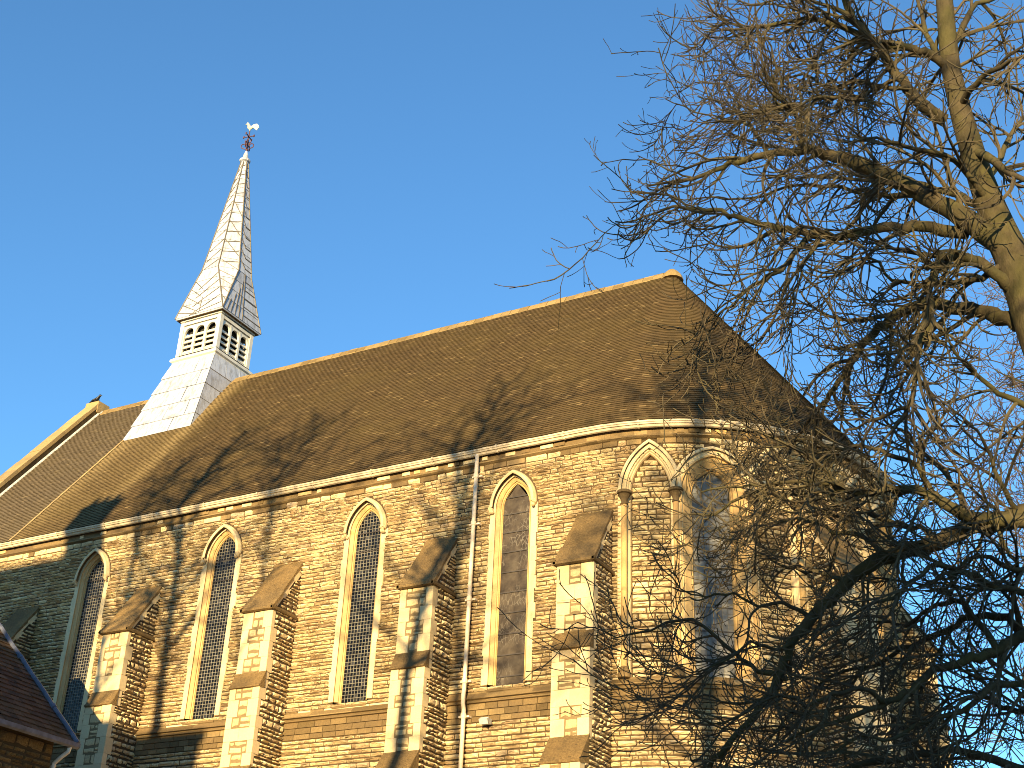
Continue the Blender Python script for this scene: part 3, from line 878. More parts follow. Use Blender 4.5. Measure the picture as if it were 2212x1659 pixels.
# lead skirt over the ridge
sk = MB(); zb, zt_ = 20.85, 24.30
def FR(t):   # front/back half depth and side half width at height fraction
    return (2.10+(.96-2.10)*t, 1.47+(.96-1.47)*t, zb+(zt_-zb)*t)
rn = random.Random(3); nr = 5
for side in range(4):
    for i in range(nr):
        t0, t1 = i/nr, (i+1)/nr
        cols = 3 if side in (0, 2) else 3
        offs = (.5/cols if i % 2 else 0)
        brk = [0]+[c/cols+offs-(.5/cols if i % 2 else 0)+(.16 if i % 2 else 0) for c in range(1, cols)]+[1]
        for a, b in zip(brk[:-1], brk[1:]):
            def PT(s, t, lift):
                D, Wd, z = FR(t); D += lift; Wd += lift
                if side == 0: return (CX-Wd+2*Wd*s, CY-D, z)
                if side == 1: return (CX+Wd, CY-D+2*D*s, z)
                if side == 2: return (CX+Wd-2*Wd*s, CY+D, z)
                return (CX-Wd, CY+D-2*D*s, z)
            e = .004; l0 = .035+rn.uniform(-.006, .006)
            l1 = l0-.026
            sk.add([PT(a+e, t0, l0), PT(b-e, t0, l0), PT(b-e, t1+.01, l1), PT(a+e, t1+.01, l1), PT(a+e, t0, -.05), PT(b-e, t0, -.05), PT(b-e, t1, -.05), PT(a+e, t1, -.05)],
                   [(0, 1, 2, 3), (4, 5, 1, 0), (5, 6, 2, 1), (7, 4, 0, 3)])
part(sk, 'lead_skirt', 'lead', spo)

# ------------------------------------------------------------------ weathervane
wv = thing('weathervane', 'pale gilt weathercock on dark iron rod at the spire tip', 'weathervane', (CX, CY, 33.9))
q = MB(); q.tube([(CX, CY, 33.85), (CX, CY, 34.98)], [.03, .02], 8); part(q, 'rod', 'iron', wv)
q = MB()
for k in range(4):
    a = R_(20+90*k); dx, dy = math.cos(a), math.sin(a)
    pts = []
    for i in range(15):
        t = i/14; ang = -math.pi/2+t*math.pi*1.65; rr_ = .12*(1-.45*t)
        pts.append((CX+dx*(.15+rr_*math.cos(ang)), CY+dy*(.15+rr_*math.cos(ang)), 34.22+rr_*math.sin(ang)))
    q.tube([(CX, CY, 34.02)]+pts, .02, 5)
    q.tube([(CX, CY, 34.20), (CX+dx*.12, CY+dy*.12, 34.42), (CX+dx*.10, CY+dy*.10, 34.48)], .02, 5)
q.lathe([(.03, 33.98), (.06, 34.02), (.03, 34.06)], (CX, CY), 8)
part(q, 'scrollwork', 'iron', wv)
q = MB()
for a in (R_(12), R_(102)):
    dx, dy = .22*math.cos(a), .22*math.sin(a)
    q.tube([(CX-dx, CY-dy, 34.66), (CX+dx, CY+dy, 34.66)], .022, 6)
    for s in (-1, 1): q.box(CX+s*dx-.03, CX+s*dx+.03, CY+s*dy-.012, CY+s*dy+.012, 34.61, 34.71)
part(q, 'direction_arms', 'iron', wv)
q = MB()      # cockerel, beak to the west
prof = [(-.20, .36), (-.26, .33), (-.20, .31), (-.155, .24), (-.15, .14), (-.10, .06), (-.03, .02), (.06, .04), (.12, .07), (.24, -.04), (.31, -.10), (.35, .0), (.40, -.02), (.37, .12), (.28, .22), (.19, .21), (.10, .15), (.02, .15), (-.05, .19), (-.10, .27), (-.13, .37), (-.17, .42)]
ca, sa = math.cos(R_(6)), math.sin(R_(6))
n = len(prof); cxp = sum(p[0] for p in prof)/n; czp = sum(p[1] for p in prof)/n
F = lambda x, z, d: (CX+.02+x*ca-d*sa, CY+x*sa+d*ca, 34.98+z)
a_ = [F(x, z, -.015) for x, z in prof]; b_ = [F(x, z, .015) for x, z in prof]
in_ = [F(cxp+(x-cxp)*.72, czp+(z-czp)*.72, -.045) for x, z in prof]; in2 = [F(cxp+(x-cxp)*.72, czp+(z-czp)*.72, .045) for x, z in prof]
q.add(a_+b_+in_+in2, [(i, (i+1) % n, n+(i+1) % n, n+i) for i in range(n)]+[(2*n+i, 2*n+(i+1) % n, (i+1) % n, i) for i in range(n)]+[(n+i, n+(i+1) % n, 3*n+(i+1) % n, 3*n+i) for i in range(n)]+[tuple(range(2*n, 3*n)), tuple(range(3*n, 4*n))[::-1]])
q.tube([(CX, CY, 34.95), (CX, CY, 35.06)], .025, 6)
part(q, 'cockerel', 'gilt', wv)

# ------------------------------------------------------------------ crow on the gable apex
bx, by, bz = -35.86, RA-.05, ZR+.34
crow = MB(); KS = 1.2
body = [(-.27, .10, .012, .006), (-.20, .115, .03, .012), (-.12, .135, .045, .035), (-.05, .155, .06, .06), (.04, .185, .068, .072), (.10, .225, .058, .062), (.135, .275, .042, .044), (.16, .305, .042, .042), (.185, .31, .032, .032), (.205, .303, .014, .016), (.25, .292, .003, .004)]
rings = []
for x, z, ry, rz in body:
    rings.append([(bx+KS*x, by+KS*ry*math.cos(2*math.pi*j/10), bz+KS*(z+rz*math.sin(2*math.pi*j/10))) for j in range(10)])
o = len(crow.v)
for r_ in rings: crow.v.extend(r_)
for i in range(len(rings)-1):
    for j in range(10): crow.f.append((o+i*10+j, o+i*10+(j+1) % 10, o+(i+1)*10+(j+1) % 10, o+(i+1)*10+j)); crow.m.append(0)
for s in (-1, 1):
    kp = lambda x, y, z: (bx+KS*x, by+KS*y, bz+KS*z)
    crow.tube([kp(.02, s*.03, .14), kp(.035, s*.03, .05), kp(.03, s*.03, .002)], [.028, .013, .011], 5)
    crow.tube([kp(-.01, s*.03, .006), kp(.07, s*.03, .006)], .010, 4)
    crow.tube([kp(.08, s*.062, .20), kp(-.04, s*.066, .155), kp(-.22, s*.03, .12)], [.028, .042, .009], 6)
co_ = crow.build('crow', 'feather', None, True)
co_['label'] = 'black crow perched on the gable apex'; co_['category'] = 'bird'

# ------------------------------------------------------------------ vestry: low wing at the left, dark tiled roof in shade
EX, EZ, VY = -22.70, 8.27, -5.0
slope = math.atan2(11.14-8.26, 25.79-22.68)
vest = thing('vestry', 'low stone wing with dark tiled roof in shade, bottom left', 'building', (EX-4, VY-4, 0))
v = MB(); rl = 6.2; rv = random.Random(4)
def MV(y, s, h): return (EX-s*math.cos(slope)+h*math.sin(slope), VY-y, EZ+s*math.sin(slope)+h*math.cos(slope))
for k in range(int(rl/.20)):
    y = 0
    while y < 14:
        s0 = k*.20+rv.uniform(-.01, .01); hj = rv.uniform(-.004, .008)
        s1 = s0+.225
        v.add([MV(y+.002, s0, .045+hj), MV(y+.248, s0, .045+hj+rv.uniform(-.006, .006)), MV(y+.248, s1, .02), MV(y+.002, s1, .02), MV(y+.002, s0, 0), MV(y+.248, s0, 0)], [(1, 0, 3, 2), (0, 1, 5, 4)])
        y += .25
v.quad(MV(0, 0, 0), MV(14, 0, 0), MV(14, rl, 0), MV(0, rl, 0))
XR = EX-rl*math.cos(slope); ZRV = EZ+rl*math.sin(slope)
v.quad((XR, VY, ZRV), (XR, VY-14, ZRV), (2*XR-EX, VY-14, EZ), (2*XR-EX, VY, EZ))
vr = part(v, 'roof', 'darktile', vest)
vv = MB()
prev = None
vv.tube([MV(-.03, -.05+rl*i/10, .05+.012*(i % 2)) for i in range(11)], .055, 8)
for i in (2, 5, 8): vv.tube([MV(-.03, rl*i/10-.05, .05), MV(-.03, rl*i/10+.05, .05)], .075, 8)
part(vv, 'lead_verge', 'bluelead', vr)
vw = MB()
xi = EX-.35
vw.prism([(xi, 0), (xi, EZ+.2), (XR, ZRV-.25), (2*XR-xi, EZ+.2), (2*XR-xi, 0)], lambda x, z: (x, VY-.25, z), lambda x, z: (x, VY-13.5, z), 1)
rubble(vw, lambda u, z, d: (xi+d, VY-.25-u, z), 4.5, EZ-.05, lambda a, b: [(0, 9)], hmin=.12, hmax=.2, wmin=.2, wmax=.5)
part(vw, 'wall', ['weather_shade', 'mortar'], vest)  # dark stone picked so the wall's shade is in its colour
vg = MB()
for i in range(1):
    pr = [(.0, -.02), (.02, -.09), (.08, -.11), (.13, -.07), (.13, .02), (.11, .02), (.09, -.04), (.03, -.04)]
    vg.prism([(EX+.0+a, EZ+b-.02) for a, b in pr], lambda x, z: (x, VY+.06, z), lambda x, z: (x, VY-13, z))
vg2 = MB()
vg2.tube([(EX+.05, VY-.15, EZ-.11), (EX+.04, VY-.17, EZ-.22), (EX-.10, VY-.22, EZ-.34), (EX-.22, VY-.25, EZ-.46), (EX-.24, VY-.25, EZ-.7), (EX-.24, VY-.25, 1)], .045, 10)
part(vg, 'gutter', 'bluelead', vest); part(vg2, 'downpipe', 'pipe', vest)

# ------------------------------------------------------------------ trees
def wiggle(p0, d, L, n, rn, curl=.25, droop=0., up=0.):
    """a wandering shoot: bends by curl, sags first by droop, turns up at the tip by up"""
    pts = [Vector(p0)]; d = Vector(d).normalized(); st = L/n
    side = Vector((rn.gauss(0, 1), rn.gauss(0, 1), rn.gauss(0, 1)))*curl*.8
    for i in range(n):
        t = i/n
        d = d+side*.35+Vector((rn.gauss(0, 1), rn.gauss(0, 1), rn.gauss(0, 1)))*curl*.34
        d.z += (-droop*(1-t)+up*t*t*1.6)
        d.normalize(); pts.append(pts[-1]+d*st)
    return pts
def along(pts, t):
    x = t*(len(pts)-1); i = min(int(x), len(pts)-2); f_ = x-i
    return pts[i].lerp(pts[i+1], f_), (pts[i+1]-pts[i]).normalized()
def sprout(mb, pts, rads, level, rn, spec, t0=.15):
    """grow side shoots of the given level from a path"""
    if level >= len(spec): return
    S = spec[level]
    L = sum((b-a).length for a, b in zip(pts[:-1], pts[1:]))
    n = max(1, int(L*S['per_m']*rn.uniform(.8, 1.2)+rn.random()))
    az = rn.uniform(0, 6.28)
    for i in range(n):
        t = t0+(1-t0)*(i+rn.random())/n
        t = min(t, .995)
        p, tan = along(pts, t)
        az += 2.4+rn.gauss(0, .5)
        o = tan.orthogonal().normalized(); b = tan.cross(o)
        ang = R_(rn.uniform(*S['ang']))
        d = tan*math.cos(ang)+(o*math.cos(az)+b*math.sin(az))*math.sin(ang)
        d.z += S.get('bias', 0)
        ln = rn.uniform(*S['len'])*(1-.35*t if level == 0 else 1)
        x = t*(len(rads)-1); ri = min(int(x), len(rads)-2); rp = rads[ri]+(rads[ri+1]-rads[ri])*(x-ri)
        r0 = min(S['r0'], rp*.75)*rn.uniform(.75, 1.1); r1 = max(S['r1'], r0*.3)
        ns_ = S['seg']
        q = wiggle(p, d, ln, ns_, rn, S['curl'], S.get('droop', 0), S.get('up', 0))
        rr_ = [r0+(r1-r0)*k/ns_ for k in range(ns_+1)]
        mb.tube([tuple(a) for a in q], rr_, S['n'], 0, cap=False)
        sprout(mb, q, rr_, level+1, rn, spec, .12)
def smooth_path(pts, k=3):
    """Catmull-Rom through control points"""
    P = [Vector(p) for p in pts]; out = []
    for i in range(len(P)-1):
        a, b, c, d = P[max(i-1, 0)], P[i], P[i+1], P[min(i+2, len(P)-1)]
        for j in range(k):
            t = j/k
            out.append(.5*((2*b)+(c-a)*t+(2*a-5*b+4*c-d)*t*t+(-a+3*b-3*c+d)*t**3))
    out.append(P[-1]); return out

SPEC1 = [dict(per_m=2.6, len=(.9, 2.7), ang=(20, 55), r0=.044, r1=.0125, seg=11, n=5, curl=.24, droop=.10, up=.16),
         dict(per_m=4.2, len=(.35, 1.15), ang=(25, 62), r0=.019, r1=.0085, seg=8, n=4, curl=.30, droop=.03, up=.20),
         dict(per_m=2.8, len=(.14, .48), ang=(25, 58), r0=.0115, r1=.0072, seg=4, n=3, curl=.36, up=.22)]
def limb_tree(root_name, label, base, trunk_px, y0, limbs, seed, barkm, twigm, spec, extra_trunk=None):
    T = thing(root_name, label, 'tree', base)
    rn = random.Random(seed)
    tp = [site(X, Y, y0) for X, Y, r in trunk_px]; tr = [r for X, Y, r in trunk_px]
    tp.append(Vector(base)); tr.append(tr[-1]*1.35)
    sp_ = smooth_path(tp, 4); rr_ = list(np.interp(np.linspace(0, len(tr)-1, len(sp_)), range(len(tr)), tr))
    mb = MB(); mb.tube([tuple(p) for p in sp_], rr_, 14)
    part(mb, 'trunk', barkm, T, True)
    crown = MB()
    for L in limbs:
        pts, r0, r1, ya, yb = L['p'], L['r'][0], L['r'][1], L['y'][0], L['y'][1]
        n = len(pts)
        w3 = [site(X, Y, ya+(yb-ya)*(i/(n-1))**.8) for i, (X, Y) in enumerate(pts)]
        s3 = smooth_path(w3, 3)
        for k in range(1, len(s3)): s3[k] = s3[k]+Vector((rn.gauss(0, 1), rn.gauss(0, 1), rn.gauss(0, 1)))*.018
        rads = [r0+(r1-r0)*(k/(len(s3)-1))**.85 for k in range(len(s3))]
        rads = [r*(1.0 if L.get('spec') in (LOW, LOWD) else 1.22)*rn.uniform(.93, 1.09) for r in rads]
        lm = MB(); lm.tube([tuple(p) for p in s3], rads, 10 if r0 > .05 else 6)
        part(lm, 'limb', barkm, T, True)
        sprout(crown, s3, rads, 0, rn, L.get('spec', spec), L.get('t0', .12))
    part(crown, 'crown', twigm, T)
    return T
def LB(p, r, y, **kw): return dict(p=p, r=r, y=y, **kw)
DROOP = [dict(SPEC1[0], droop=.22, up=.30, per_m=3.6), SPEC1[1], SPEC1[2]]
DENSE = [dict(SPEC1[0], per_m=4.6, len=(.7, 1.9)), dict(SPEC1[1], per_m=6.2), SPEC1[2]]
SPARSE = [dict(SPEC1[0], per_m=2.8, len=(.3, .9)), SPEC1[1], SPEC1[2]]
LOW = [dict(SPEC1[0], per_m=2.6, r0=.030, r1=.010), dict(SPEC1[1], per_m=4.6, r0=.014, r1=.0075), dict(SPEC1[2], per_m=3.2, r0=.010)]
LOWD = [dict(LOW[0], droop=.2, up=.28), LOW[1], LOW[2]]
trunk1 = [(2036, -330, .06), (2032, -180, .10), (2036, -60, .14), (2045, 60, .155), (2055, 150, .165), (2075, 240, .18), (2095, 310, .195), (2120, 390, .21), (2150, 470, .24), (2180, 540, .27), (2205, 600, .30), (2240, 700, .33), (2285, 820, .36), (2340, 1000, .38), (2420, 1300, .41)]
limbs1 = [
 LB([(2041, 260), (1996, 230), (1960, 190), (1926, 145), (1891, 95), (1856, 60), (1830, 10), (1815, -50), (1790, -120)], (.10, .03), (-7, -8.5)),
 LB([(2052, 150), (2010, 115), (1971, 107), (1901, 90), (1836, 67), (1791, 50), (1751, 42), (1701, 45), (1651, 55), (1611, 60), (1561, 40), (1510, 5)], (.065, .012), (-7, -9), spec=DENSE),
 LB([(2190, 570), (2161, 530), (2106, 490), (2061, 460), (2011, 430), (1961, 400), (1911, 377), (1871, 360), (1836, 345), (1791, 335), (1751, 325), (1711, 327), (1661, 332), (1611, 345), (1561, 360), (1511, 385), (1461, 390), (1400, 400)], (.17, .014), (-7, -8)),
 LB([(1761, 340), (1736, 310), (1726, 270), (1714, 245), (1696, 228), (1676, 215), (1674, 165), (1672, 120), (1650, 70)], (.045, .010), (-7.6, -8.6), spec=DENSE),
 LB([(1656, 330), (1631, 285), (1601, 265), (1561, 255), (1501, 240), (1440, 215)], (.034, .008), (-7.7, -7.2), spec=DENSE),
 LB([(1500, 388), (1460, 375), (1410, 350), (1350, 345), (1300, 352)], (.016, .006), (-7.9, -8.1), spec=SPARSE),
 LB([(2091, 505), (2011, 490), (1951, 490), (1886, 497), (1826, 507), (1766, 507), (1711, 497), (1676, 492), (1636, 482), (1586, 467), (1541, 455), (1491, 450), (1451, 445), (1391, 470), (1330, 480)], (.085, .010), (-7, -9.5), spec=DROOP),
 LB([(1746, 512), (1716, 545), (1696, 575), (1656, 600), (1621, 620), (1581, 655), (1541, 690), (1505, 710)], (.04, .008), (-8.6, -9.2), spec=DROOP),
 LB([(1775, 510), (1737, 565), (1731, 600), (1711, 640), (1701, 700), (1681, 745)], (.028, .007), (-8.4, -8.8), spec=DROOP),
 LB([(2000, 425), (1976, 420), (1921, 422), (1876, 425), (1836, 410), (1780, 400), (1700, 405), (1620, 430), (1540, 425), (1460, 430)], (.05, .009), (-7.2, -5.5), spec=DROOP),
 LB([(2106, 440), (2061, 420), (2011, 405), (1961, 390), (1900, 385), (1830, 370), (1760, 290), (1700, 270)], (.055, .010), (-7, -5)),
 LB([(2201, 640), (2161, 600), (2111, 560), (2061, 555), (2026, 567), (2009, 625), (2009, 700), (1981, 740), (1981, 800), (1960, 880), (1930, 930)], (.085, .02), (-7, -9.0), spec=DROOP),
 LB([(2240, 710), (2211, 700), (2161, 685), (2111, 672), (2061, 662), (2011, 655), (1961, 665), (1921, 690), (1886, 720), (1856, 760), (1831, 795), (1800, 840), (1775, 874), (1744, 909), (1725, 944), (1690, 985)], (.12, .014), (-7, -6.0), spec=DROOP),
 LB([(2056, 110), (2080, 60), (2111, 10), (2190, -20), (2260, -60)], (.06, .015), (-7, -6)),
 LB([(2095, 320), (2150, 350), (2210, 390), (2280, 400)], (.07, .02), (-7, -8)),
 LB([(2072, 230), (2110, 180), (2160, 140), (2220, 120), (2280, 90)], (.055, .015), (-7, -8.5)),
 LB([(2120, 400), (2165, 340), (2190, 280), (2240, 220)], (.06, .015), (-7, -5.5)),
 LB([(2060, 190), (2030, 130), (2000, 70), (1985, 10), (1960, -60)], (.06, .02), (-7, -5.5)),
 LB([(1960, 190), (1905, 190), (1850, 175), (1790, 190), (1740, 160), (1680, 170), (1600, 150), (1530, 120)], (.04, .008), (-7.6, -6.5), spec=DENSE),
 LB([(1901, 225), (1850, 215), (1800, 205), (1740, 220), (1690, 260), (1640, 255)], (.035, .008), (-7.4, -9.5), spec=DENSE),
 LB([(1840, 35), (1780, 10), (1700, -5), (1620, 10), (1560, -30)], (.035, .01), (-8.3, -7.0), spec=DENSE),
 LB([(2140, 450), (2080, 360), (2020, 330), (1960, 320), (1890, 300), (1830, 310)], (.05, .01), (-7, -9.5)),
 LB([(2180, 560), (2120, 600), (2060, 610), (1990, 620), (1930, 600), (1880, 560), (1820, 570), (1770, 600)], (.05, .009), (-7, -8.5), spec=DROOP),
 # low, mostly shaded limbs
 LB([(2370, 1090), (2300, 1110), (2212, 1124), (2150, 1125), (2094, 1118), (2050, 1095), (2019, 1075), (1980, 1060), (1949, 1055), (1900, 1058), (1849, 1064), (1810, 1055), (1789, 1044), (1740, 1040), (1669, 1046), (1600, 1050), (1520, 1062)], (.12, .012), (-7, -9.5), spec=LOW),
 LB([(2372, 1100), (2290, 1105), (2212, 1110), (2150, 1130), (2094, 1140), (2040, 1165), (1994, 1180), (1919, 1200), (1874, 1225), (1834, 1255), (1790, 1295), (1749, 1335), (1714, 1390), (1694, 1430), (1674, 1480), (1634, 1540), (1580, 1600), (1530, 1660)], (.17, .035), (-7, -8.5), spec=LOWD),
 LB([(2430, 1290), (2300, 1330), (2212, 1370), (2154, 1405), (2094, 1425), (2019, 1445), (1969, 1490), (1919, 1515), (1849, 1545), (1769, 1570), (1690, 1600)], (.10, .02), (-7, -9), spec=LOWD),
 LB([(2450, 1580), (2280, 1560), (2212, 1540), (2169, 1530), (2119, 1505), (2069, 1490), (2030, 1480), (1970, 1470)], (.06, .012), (-7, -6), spec=LOW),
 LB([(1700, 1465), (1660, 1455), (1600, 1425), (1550, 1380), (1500, 1340), (1440, 1345), (1380, 1370), (1310, 1365), (1250, 1345)], (.035, .006), (-8.2, -8.6), spec=SPARSE),
 LB([(1669, 1050), (1600, 1075), (1540, 1110), (1480, 1110), (1416, 1084)], (.022, .006), (-9.0, -9.4), spec=SPARSE),
 LB([(1749, 1335), (1690, 1300), (1640, 1310), (1590, 1280), (1530, 1290), (1470, 1270), (1410, 1200)], (.03, .006), (-8.0, -9.0), spec=SPARSE),
 LB([(1919, 1200), (1860, 1160), (1800, 1150), (1740, 1120), (1680, 1130), (1620, 1170), (1560, 1200)], (.045, .008), (-7.8, -6.0), spec=LOW),
 LB([(2440, 1660), (2240, 1665), (2150, 1640), (2050, 1620), (1950, 1640), (1850, 1650), (1750, 1690), (1640, 1680)], (.08, .02), (-7, -8.5), spec=LOW),
 LB([(1919, 1515), (1860, 1490), (1800, 1500), (1740, 1520), (1680, 1500), (1610, 1540), (1540, 1560), (1480, 1530)], (.04, .008), (-8.5, -10), spec=LOW),
 LB([(2154, 1405), (2110, 1340), (2060, 1300), (2010, 1320), (1960, 1350), (1900, 1340), (1850, 1370), (1800, 1420)], (.05, .009), (-7.8, -6.2), spec=LOWD),
 LB([(2019, 1075), (1980, 1010), (1920, 980), (1860, 960), (1800, 970), (1740, 950), (1680, 960), (1600, 985)], (.045, .008), (-8, -9), spec=LOW),
 LB([(2094, 1118), (2060, 1040), (2010, 990), (1960, 940), (1900, 910), (1850, 880)], (.05, .01), (-7.5, -6), spec=LOW),
 LB([(2300, 1330), (2230, 1290), (2170, 1270), (2110, 1250), (2050, 1220), (1990, 1240), (1930, 1290), (1870, 1310), (1800, 1370), (1750, 1420)], (.06, .012), (-7, -10), spec=LOW),
 LB([(2212, 1370), (2150, 1330), (2080, 1340), (2010, 1380), (1950, 1400), (1890, 1440), (1820, 1450), (1750, 1500), (1690, 1560), (1640, 1620)], (.06, .012), (-7, -5.5), spec=LOWD),
 LB([(2300, 1500), (2230, 1480), (2150, 1480), (2080, 1540), (2000, 1560), (1930, 1600), (1860, 1590), (1780, 1640)], (.055, .012), (-7, -9.5), spec=LOW),
 LB([(2040, 1165), (1990, 1140), (1930, 1130), (1870, 1110), (1800, 1100), (1730, 1080), (1660, 1100), (1590, 1130), (1530, 1150)], (.045, .009), (-7.4, -5.5), spec=LOW),
 LB([(1834, 1255), (1780, 1240), (1720, 1230), (1660, 1210), (1610, 1230), (1550, 1250), (1490, 1230)], (.035, .008), (-8, -6.5), spec=LOW),
 LB([(1714, 1390), (1670, 1400), (1620, 1390), (1570, 1420), (1510, 1450), (1460, 1440)], (.032, .007), (-8.2, -9.5), spec=LOW),
 LB([(1674, 1480), (1640, 1510), (1580, 1520), (1520, 1500), (1470, 1530), (1420, 1510)], (.03, .007), (-8.3, -7.2), spec=LOW),
 LB([(2212, 1370), (2190, 1300), (2200, 1230), (2170, 1180), (2130, 1090), (2110, 1010)], (.05, .012), (-7, -8), spec=LOW),
 LB([(2320, 1200), (2250, 1220), (2190, 1230), (2120, 1200), (2070, 1230), (2020, 1290)], (.06, .012), (-7, -8.5), spec=LOWD),
 LB([(1960, 880), (1900, 900), (1850, 920), (1800, 960), (1760, 1000), (1700, 1010), (1640, 1000)], (.03, .007), (-9.0, -8.2), spec=LOW),
 LB([(2310, 900), (2230, 880), (2160, 850), (2100, 800), (2060, 760), (2040, 700)], (.06, .012), (-7, -8.5), spec=LOW),
 LB([(2212, 1124), (2170, 1060), (2140, 990), (2110, 930), (2060, 890)], (.05, .012), (-7.2, -8.5), spec=LOW),
]
base1 = site(2420, 1300, -7); base1 = (base1.x+.25, -7.0, 0)
limb_tree('bare_tree', 'large bare tree with mossy trunk reaching across the apse', base1, trunk1, -7, limbs1, 21, 'bark', 'twig', SPEC1)

# a second tree further back to the right, and others beside the photographer whose shadows lie on the wall
def wild_tree(name, label, base, H, seed, barkm, twigm, r=.25, fork=.4, spread=3.5, nl=14, spec=SPEC1, lean=(0, 0), up=.10):
    T = thing(name, label, 'tree', base); rn = random.Random(seed)
    B = Vector(base)
    tp = [B+Vector((lean[0]*t+rn.gauss(0, .12)*min(1, t*3), lean[1]*t+rn.gauss(0, .12)*min(1, t*3), H*t)) for t in np.linspace(0, 1, 9)]
    s3 = smooth_path(tp, 3); rads = [r*(1-.9*k/(len(s3)-1))+.012 for k in range(len(s3))]
    mb = MB(); mb.tube([tuple(p) for p in s3], rads, 10); part(mb, 'trunk', barkm, T, True)
    cr = MB(); sprout(cr, s3, rads, 0, rn, spec, .6)
    lm = MB()
    for i in range(nl):
        t = fork+(.95-fork)*(i+rn.random()*.6)/nl
        p, tan = along(s3, t); az = i*2.4+rn.gauss(0, .3)
        d = Vector((math.cos(az), math.sin(az), rn.uniform(.35, .9)))
        ln = spread*(1.15-.75*(t-fork)/(1-fork))*rn.uniform(.75, 1.15)
        q = wiggle(p, d, ln, 12, rn, .16, 0, up)
        r0 = rads[int(t*(len(rads)-1))]*rn.uniform(.4, .62)
        rr_ = [r0+(.012-r0)*k/12 for k in range(13)]
        one = MB(); one.tube([tuple(a) for a in q], rr_, 7); part(one, 'limb', barkm, T, True)
        sprout(cr, q, rr_, 0, rn, spec, .15)
    part(cr, 'crown', twigm, T)
    return T
SPEC2 = [dict(per_m=3.6, len=(.7, 2.0), ang=(30, 65), r0=.034, r1=.011, seg=7, n=4, curl=.28, up=.22, droop=.02),
         dict(per_m=5.4, len=(.25, .85), ang=(30, 65), r0=.016, r1=.009, seg=5, n=3, curl=.32, up=.22),
         dict(per_m=6.0, len=(.10, .34), ang=(30, 65), r0=.011, r1=.008, seg=2, n=3, curl=.3, up=.2)]
wild_tree('bare_tree', 'bare tree with fine reddish twigs beyond the apse', (-1.6, 5.0, 0), 20.3, 8, 'bark', 'twig2', r=.26, fork=.34, spread=4.8, nl=30, spec=SPEC2, lean=(-1.6, 0))
SPEC3 = [dict(per_m=2.2, len=(.8, 2.6), ang=(30, 65), r0=.06, r1=.02, seg=5, n=4, curl=.25, up=.15),
         dict(per_m=3.4, len=(.3, 1.1), ang=(30, 65), r0=.025, r1=.014, seg=3, n=3, curl=.3, up=.15)]
SPEC4 = [dict(per_m=1.0, len=(.8, 2.2), ang=(25, 55), r0=.05, r1=.02, seg=5, n=4, curl=.2, up=.15),
         dict(per_m=1.2, len=(.3, .9), ang=(30, 60), r0=.022, r1=.014, seg=3, n=3, curl=.25, up=.15)]
SPEC6 = [dict(per_m=1.6, len=(.8, 2.4), ang=(25, 55), r0=.06, r1=.025, seg=5, n=4, curl=.2, up=.15),
         dict(per_m=2.2, len=(.3, 1.0), ang=(30, 60), r0=.03, r1=.018, seg=3, n=3, curl=.25, up=.15)]
SPEC5 = [dict(per_m=2.5, len=(.8, 2.6), ang=(30, 65), r0=.07, r1=.025, seg=5, n=4, curl=.25, up=.15),
         dict(per_m=2.5, len=(.3, 1.1), ang=(30, 65), r0=.03, r1=.018, seg=3, n=3, curl=.3, up=.15)]
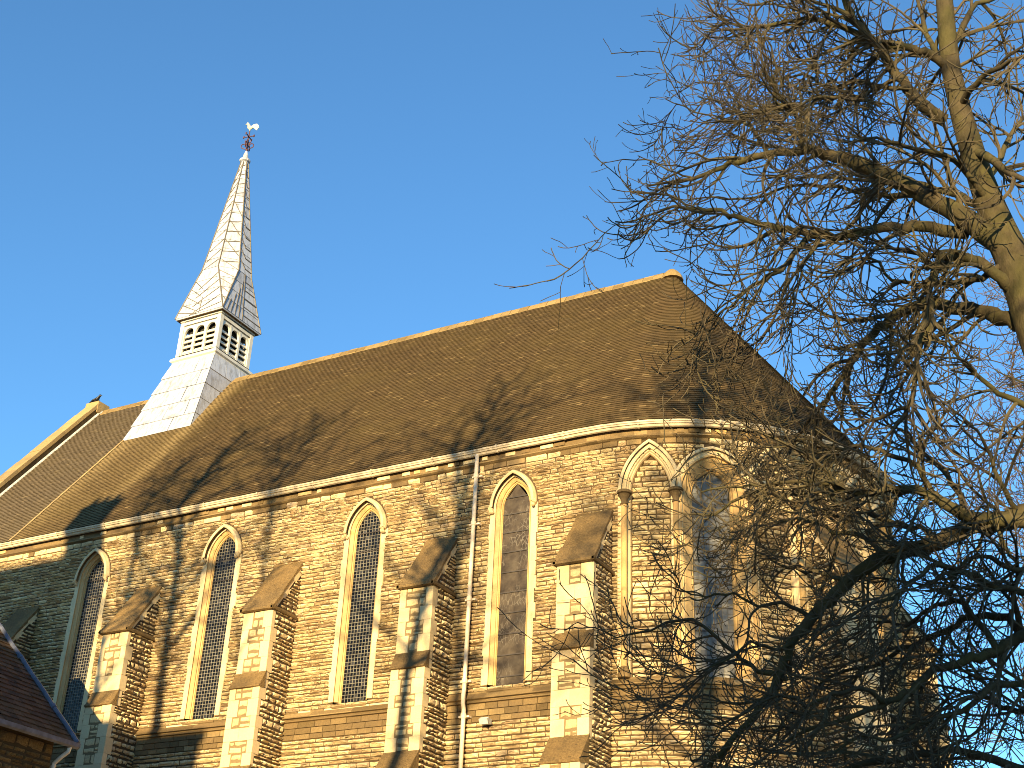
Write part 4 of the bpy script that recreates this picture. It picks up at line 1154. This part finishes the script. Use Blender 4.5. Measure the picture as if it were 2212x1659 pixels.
for (x, y, H, rad, sd, fk, spd, nl, sp_, label) in (
        (-19.2, -24.0, 24.0, .34, 31, .66, 4.0, 16, SPEC6, 'stout bare tree beside the tall house'),
        (-20.6, -25.5, 23.0, .20, 32, .70, 3.4, 11, SPEC6, 'slender bare tree next to the tall house wall'),
        (-16.2, -24.5, 23.6, .13, 37, .76, 4.0, 13, SPEC6, 'thin stemmed bare tree beside the lower house'),
        (-12.2, -24.5, 23.4, .24, 33, .60, 4.2, 16, SPEC6, 'leaning bare tree in the middle of the row behind the camera'),
        (-7.6, -29.5, 22.5, .24, 34, .55, 4.0, 16, SPEC4, 'bare tree standing between the two houses'),
        (-2.6, -30.5, 25.8, .34, 35, .48, 4.4, 22, SPEC5, 'tall spreading bare tree added out of view to shade the apse'),  # this tree and the next are added to darken the apse
        (1.4, -29.5, 23.5, .32, 36, .44, 4.4, 20, SPEC5, 'tall bare tree added out of view to deepen the apse shade')):
    wild_tree('bare_tree', label, (x, y, 0), H, sd, 'bark', 'twig', r=rad, fork=fk, spread=spd, nl=nl, spec=sp_, lean={33: (2.4, 0), 34: (-1.8, 0)}.get(sd, (0, 0)))

# ------------------------------------------------------------------ unseen houses behind the camera, the lower ones added for their shade
def house(label, x0, x1, y0, y1, zt, chimneys, roofh=0.0):
    T = thing('rendered_house', label, 'house', ((x0+x1)/2, (y0+y1)/2, 0))
    b = MB(); b.box(x0, x1, y0, y1, 0, zt); part(b, 'wall', 'bounce_render', T)
    r = MB()
    if roofh > 0:
        ym = (y0+y1)/2
        r.prism([(y0-.3, zt-.05), (y1+.3, zt-.05), (ym, zt+roofh)], lambda y, z: (x0-.2, y, z), lambda y, z: (x1+.2, y, z))
    else:
        r.box(x0-.12, x1+.12, y0-.12, y1+.12, zt-.22, zt+.03)
    ro_ = part(r, 'roof', 'slate', T)
    for (a, c, yy, h) in chimneys:
        m_ = MB(); m_.box(a, c, yy-.5, yy+.5, zt-.3, zt+h); m_.box(a-.06, c+.06, yy-.56, yy+.56, zt+h-.25, zt+h-.05)
        for k in range(3): m_.lathe([(.13, zt+h), (.11, zt+h+.35)], (a+(c-a)*(k+.5)/3, yy), 8)
        part(m_, 'chimney', 'bounce_render', ro_)
    nfl = int(zt/3.2)
    k = 0
    for fl_ in range(nfl):
        x = x0+1.2
        while x < x1-1.2:
            wn = MB(); wn.box(x, x+1.0, y1-.02, y1+.06, 1+fl_*3.2, 2.7+fl_*3.2)
            wo_ = part(wn, 'window', 'white', T)
            pn = MB(); pn.box(x+.08, x+.92, y1+.02, y1+.075, 1.08+fl_*3.2, 2.62+fl_*3.2); part(pn, 'pane', 'pane', wo_)
            x += 2.6
house('tall cream rendered house with one end chimney', -42, -21.35, -38, -29, 20.0, [(-22.25, -20.95+.0, -29.8, 2.1)])
house('lower cream house added out of view to shade the vestry', -21.2, -16.4, -38, -29, 14.5, [])  # added to throw shade over the vestry
house('wide cream gabled house added out of view to shade the lower apse', -3.3, 16, -40, -32, 10.0, [(2, 3, -35.5, 3.4)], 3.4)  # added to shade the lower apse and the low limbs
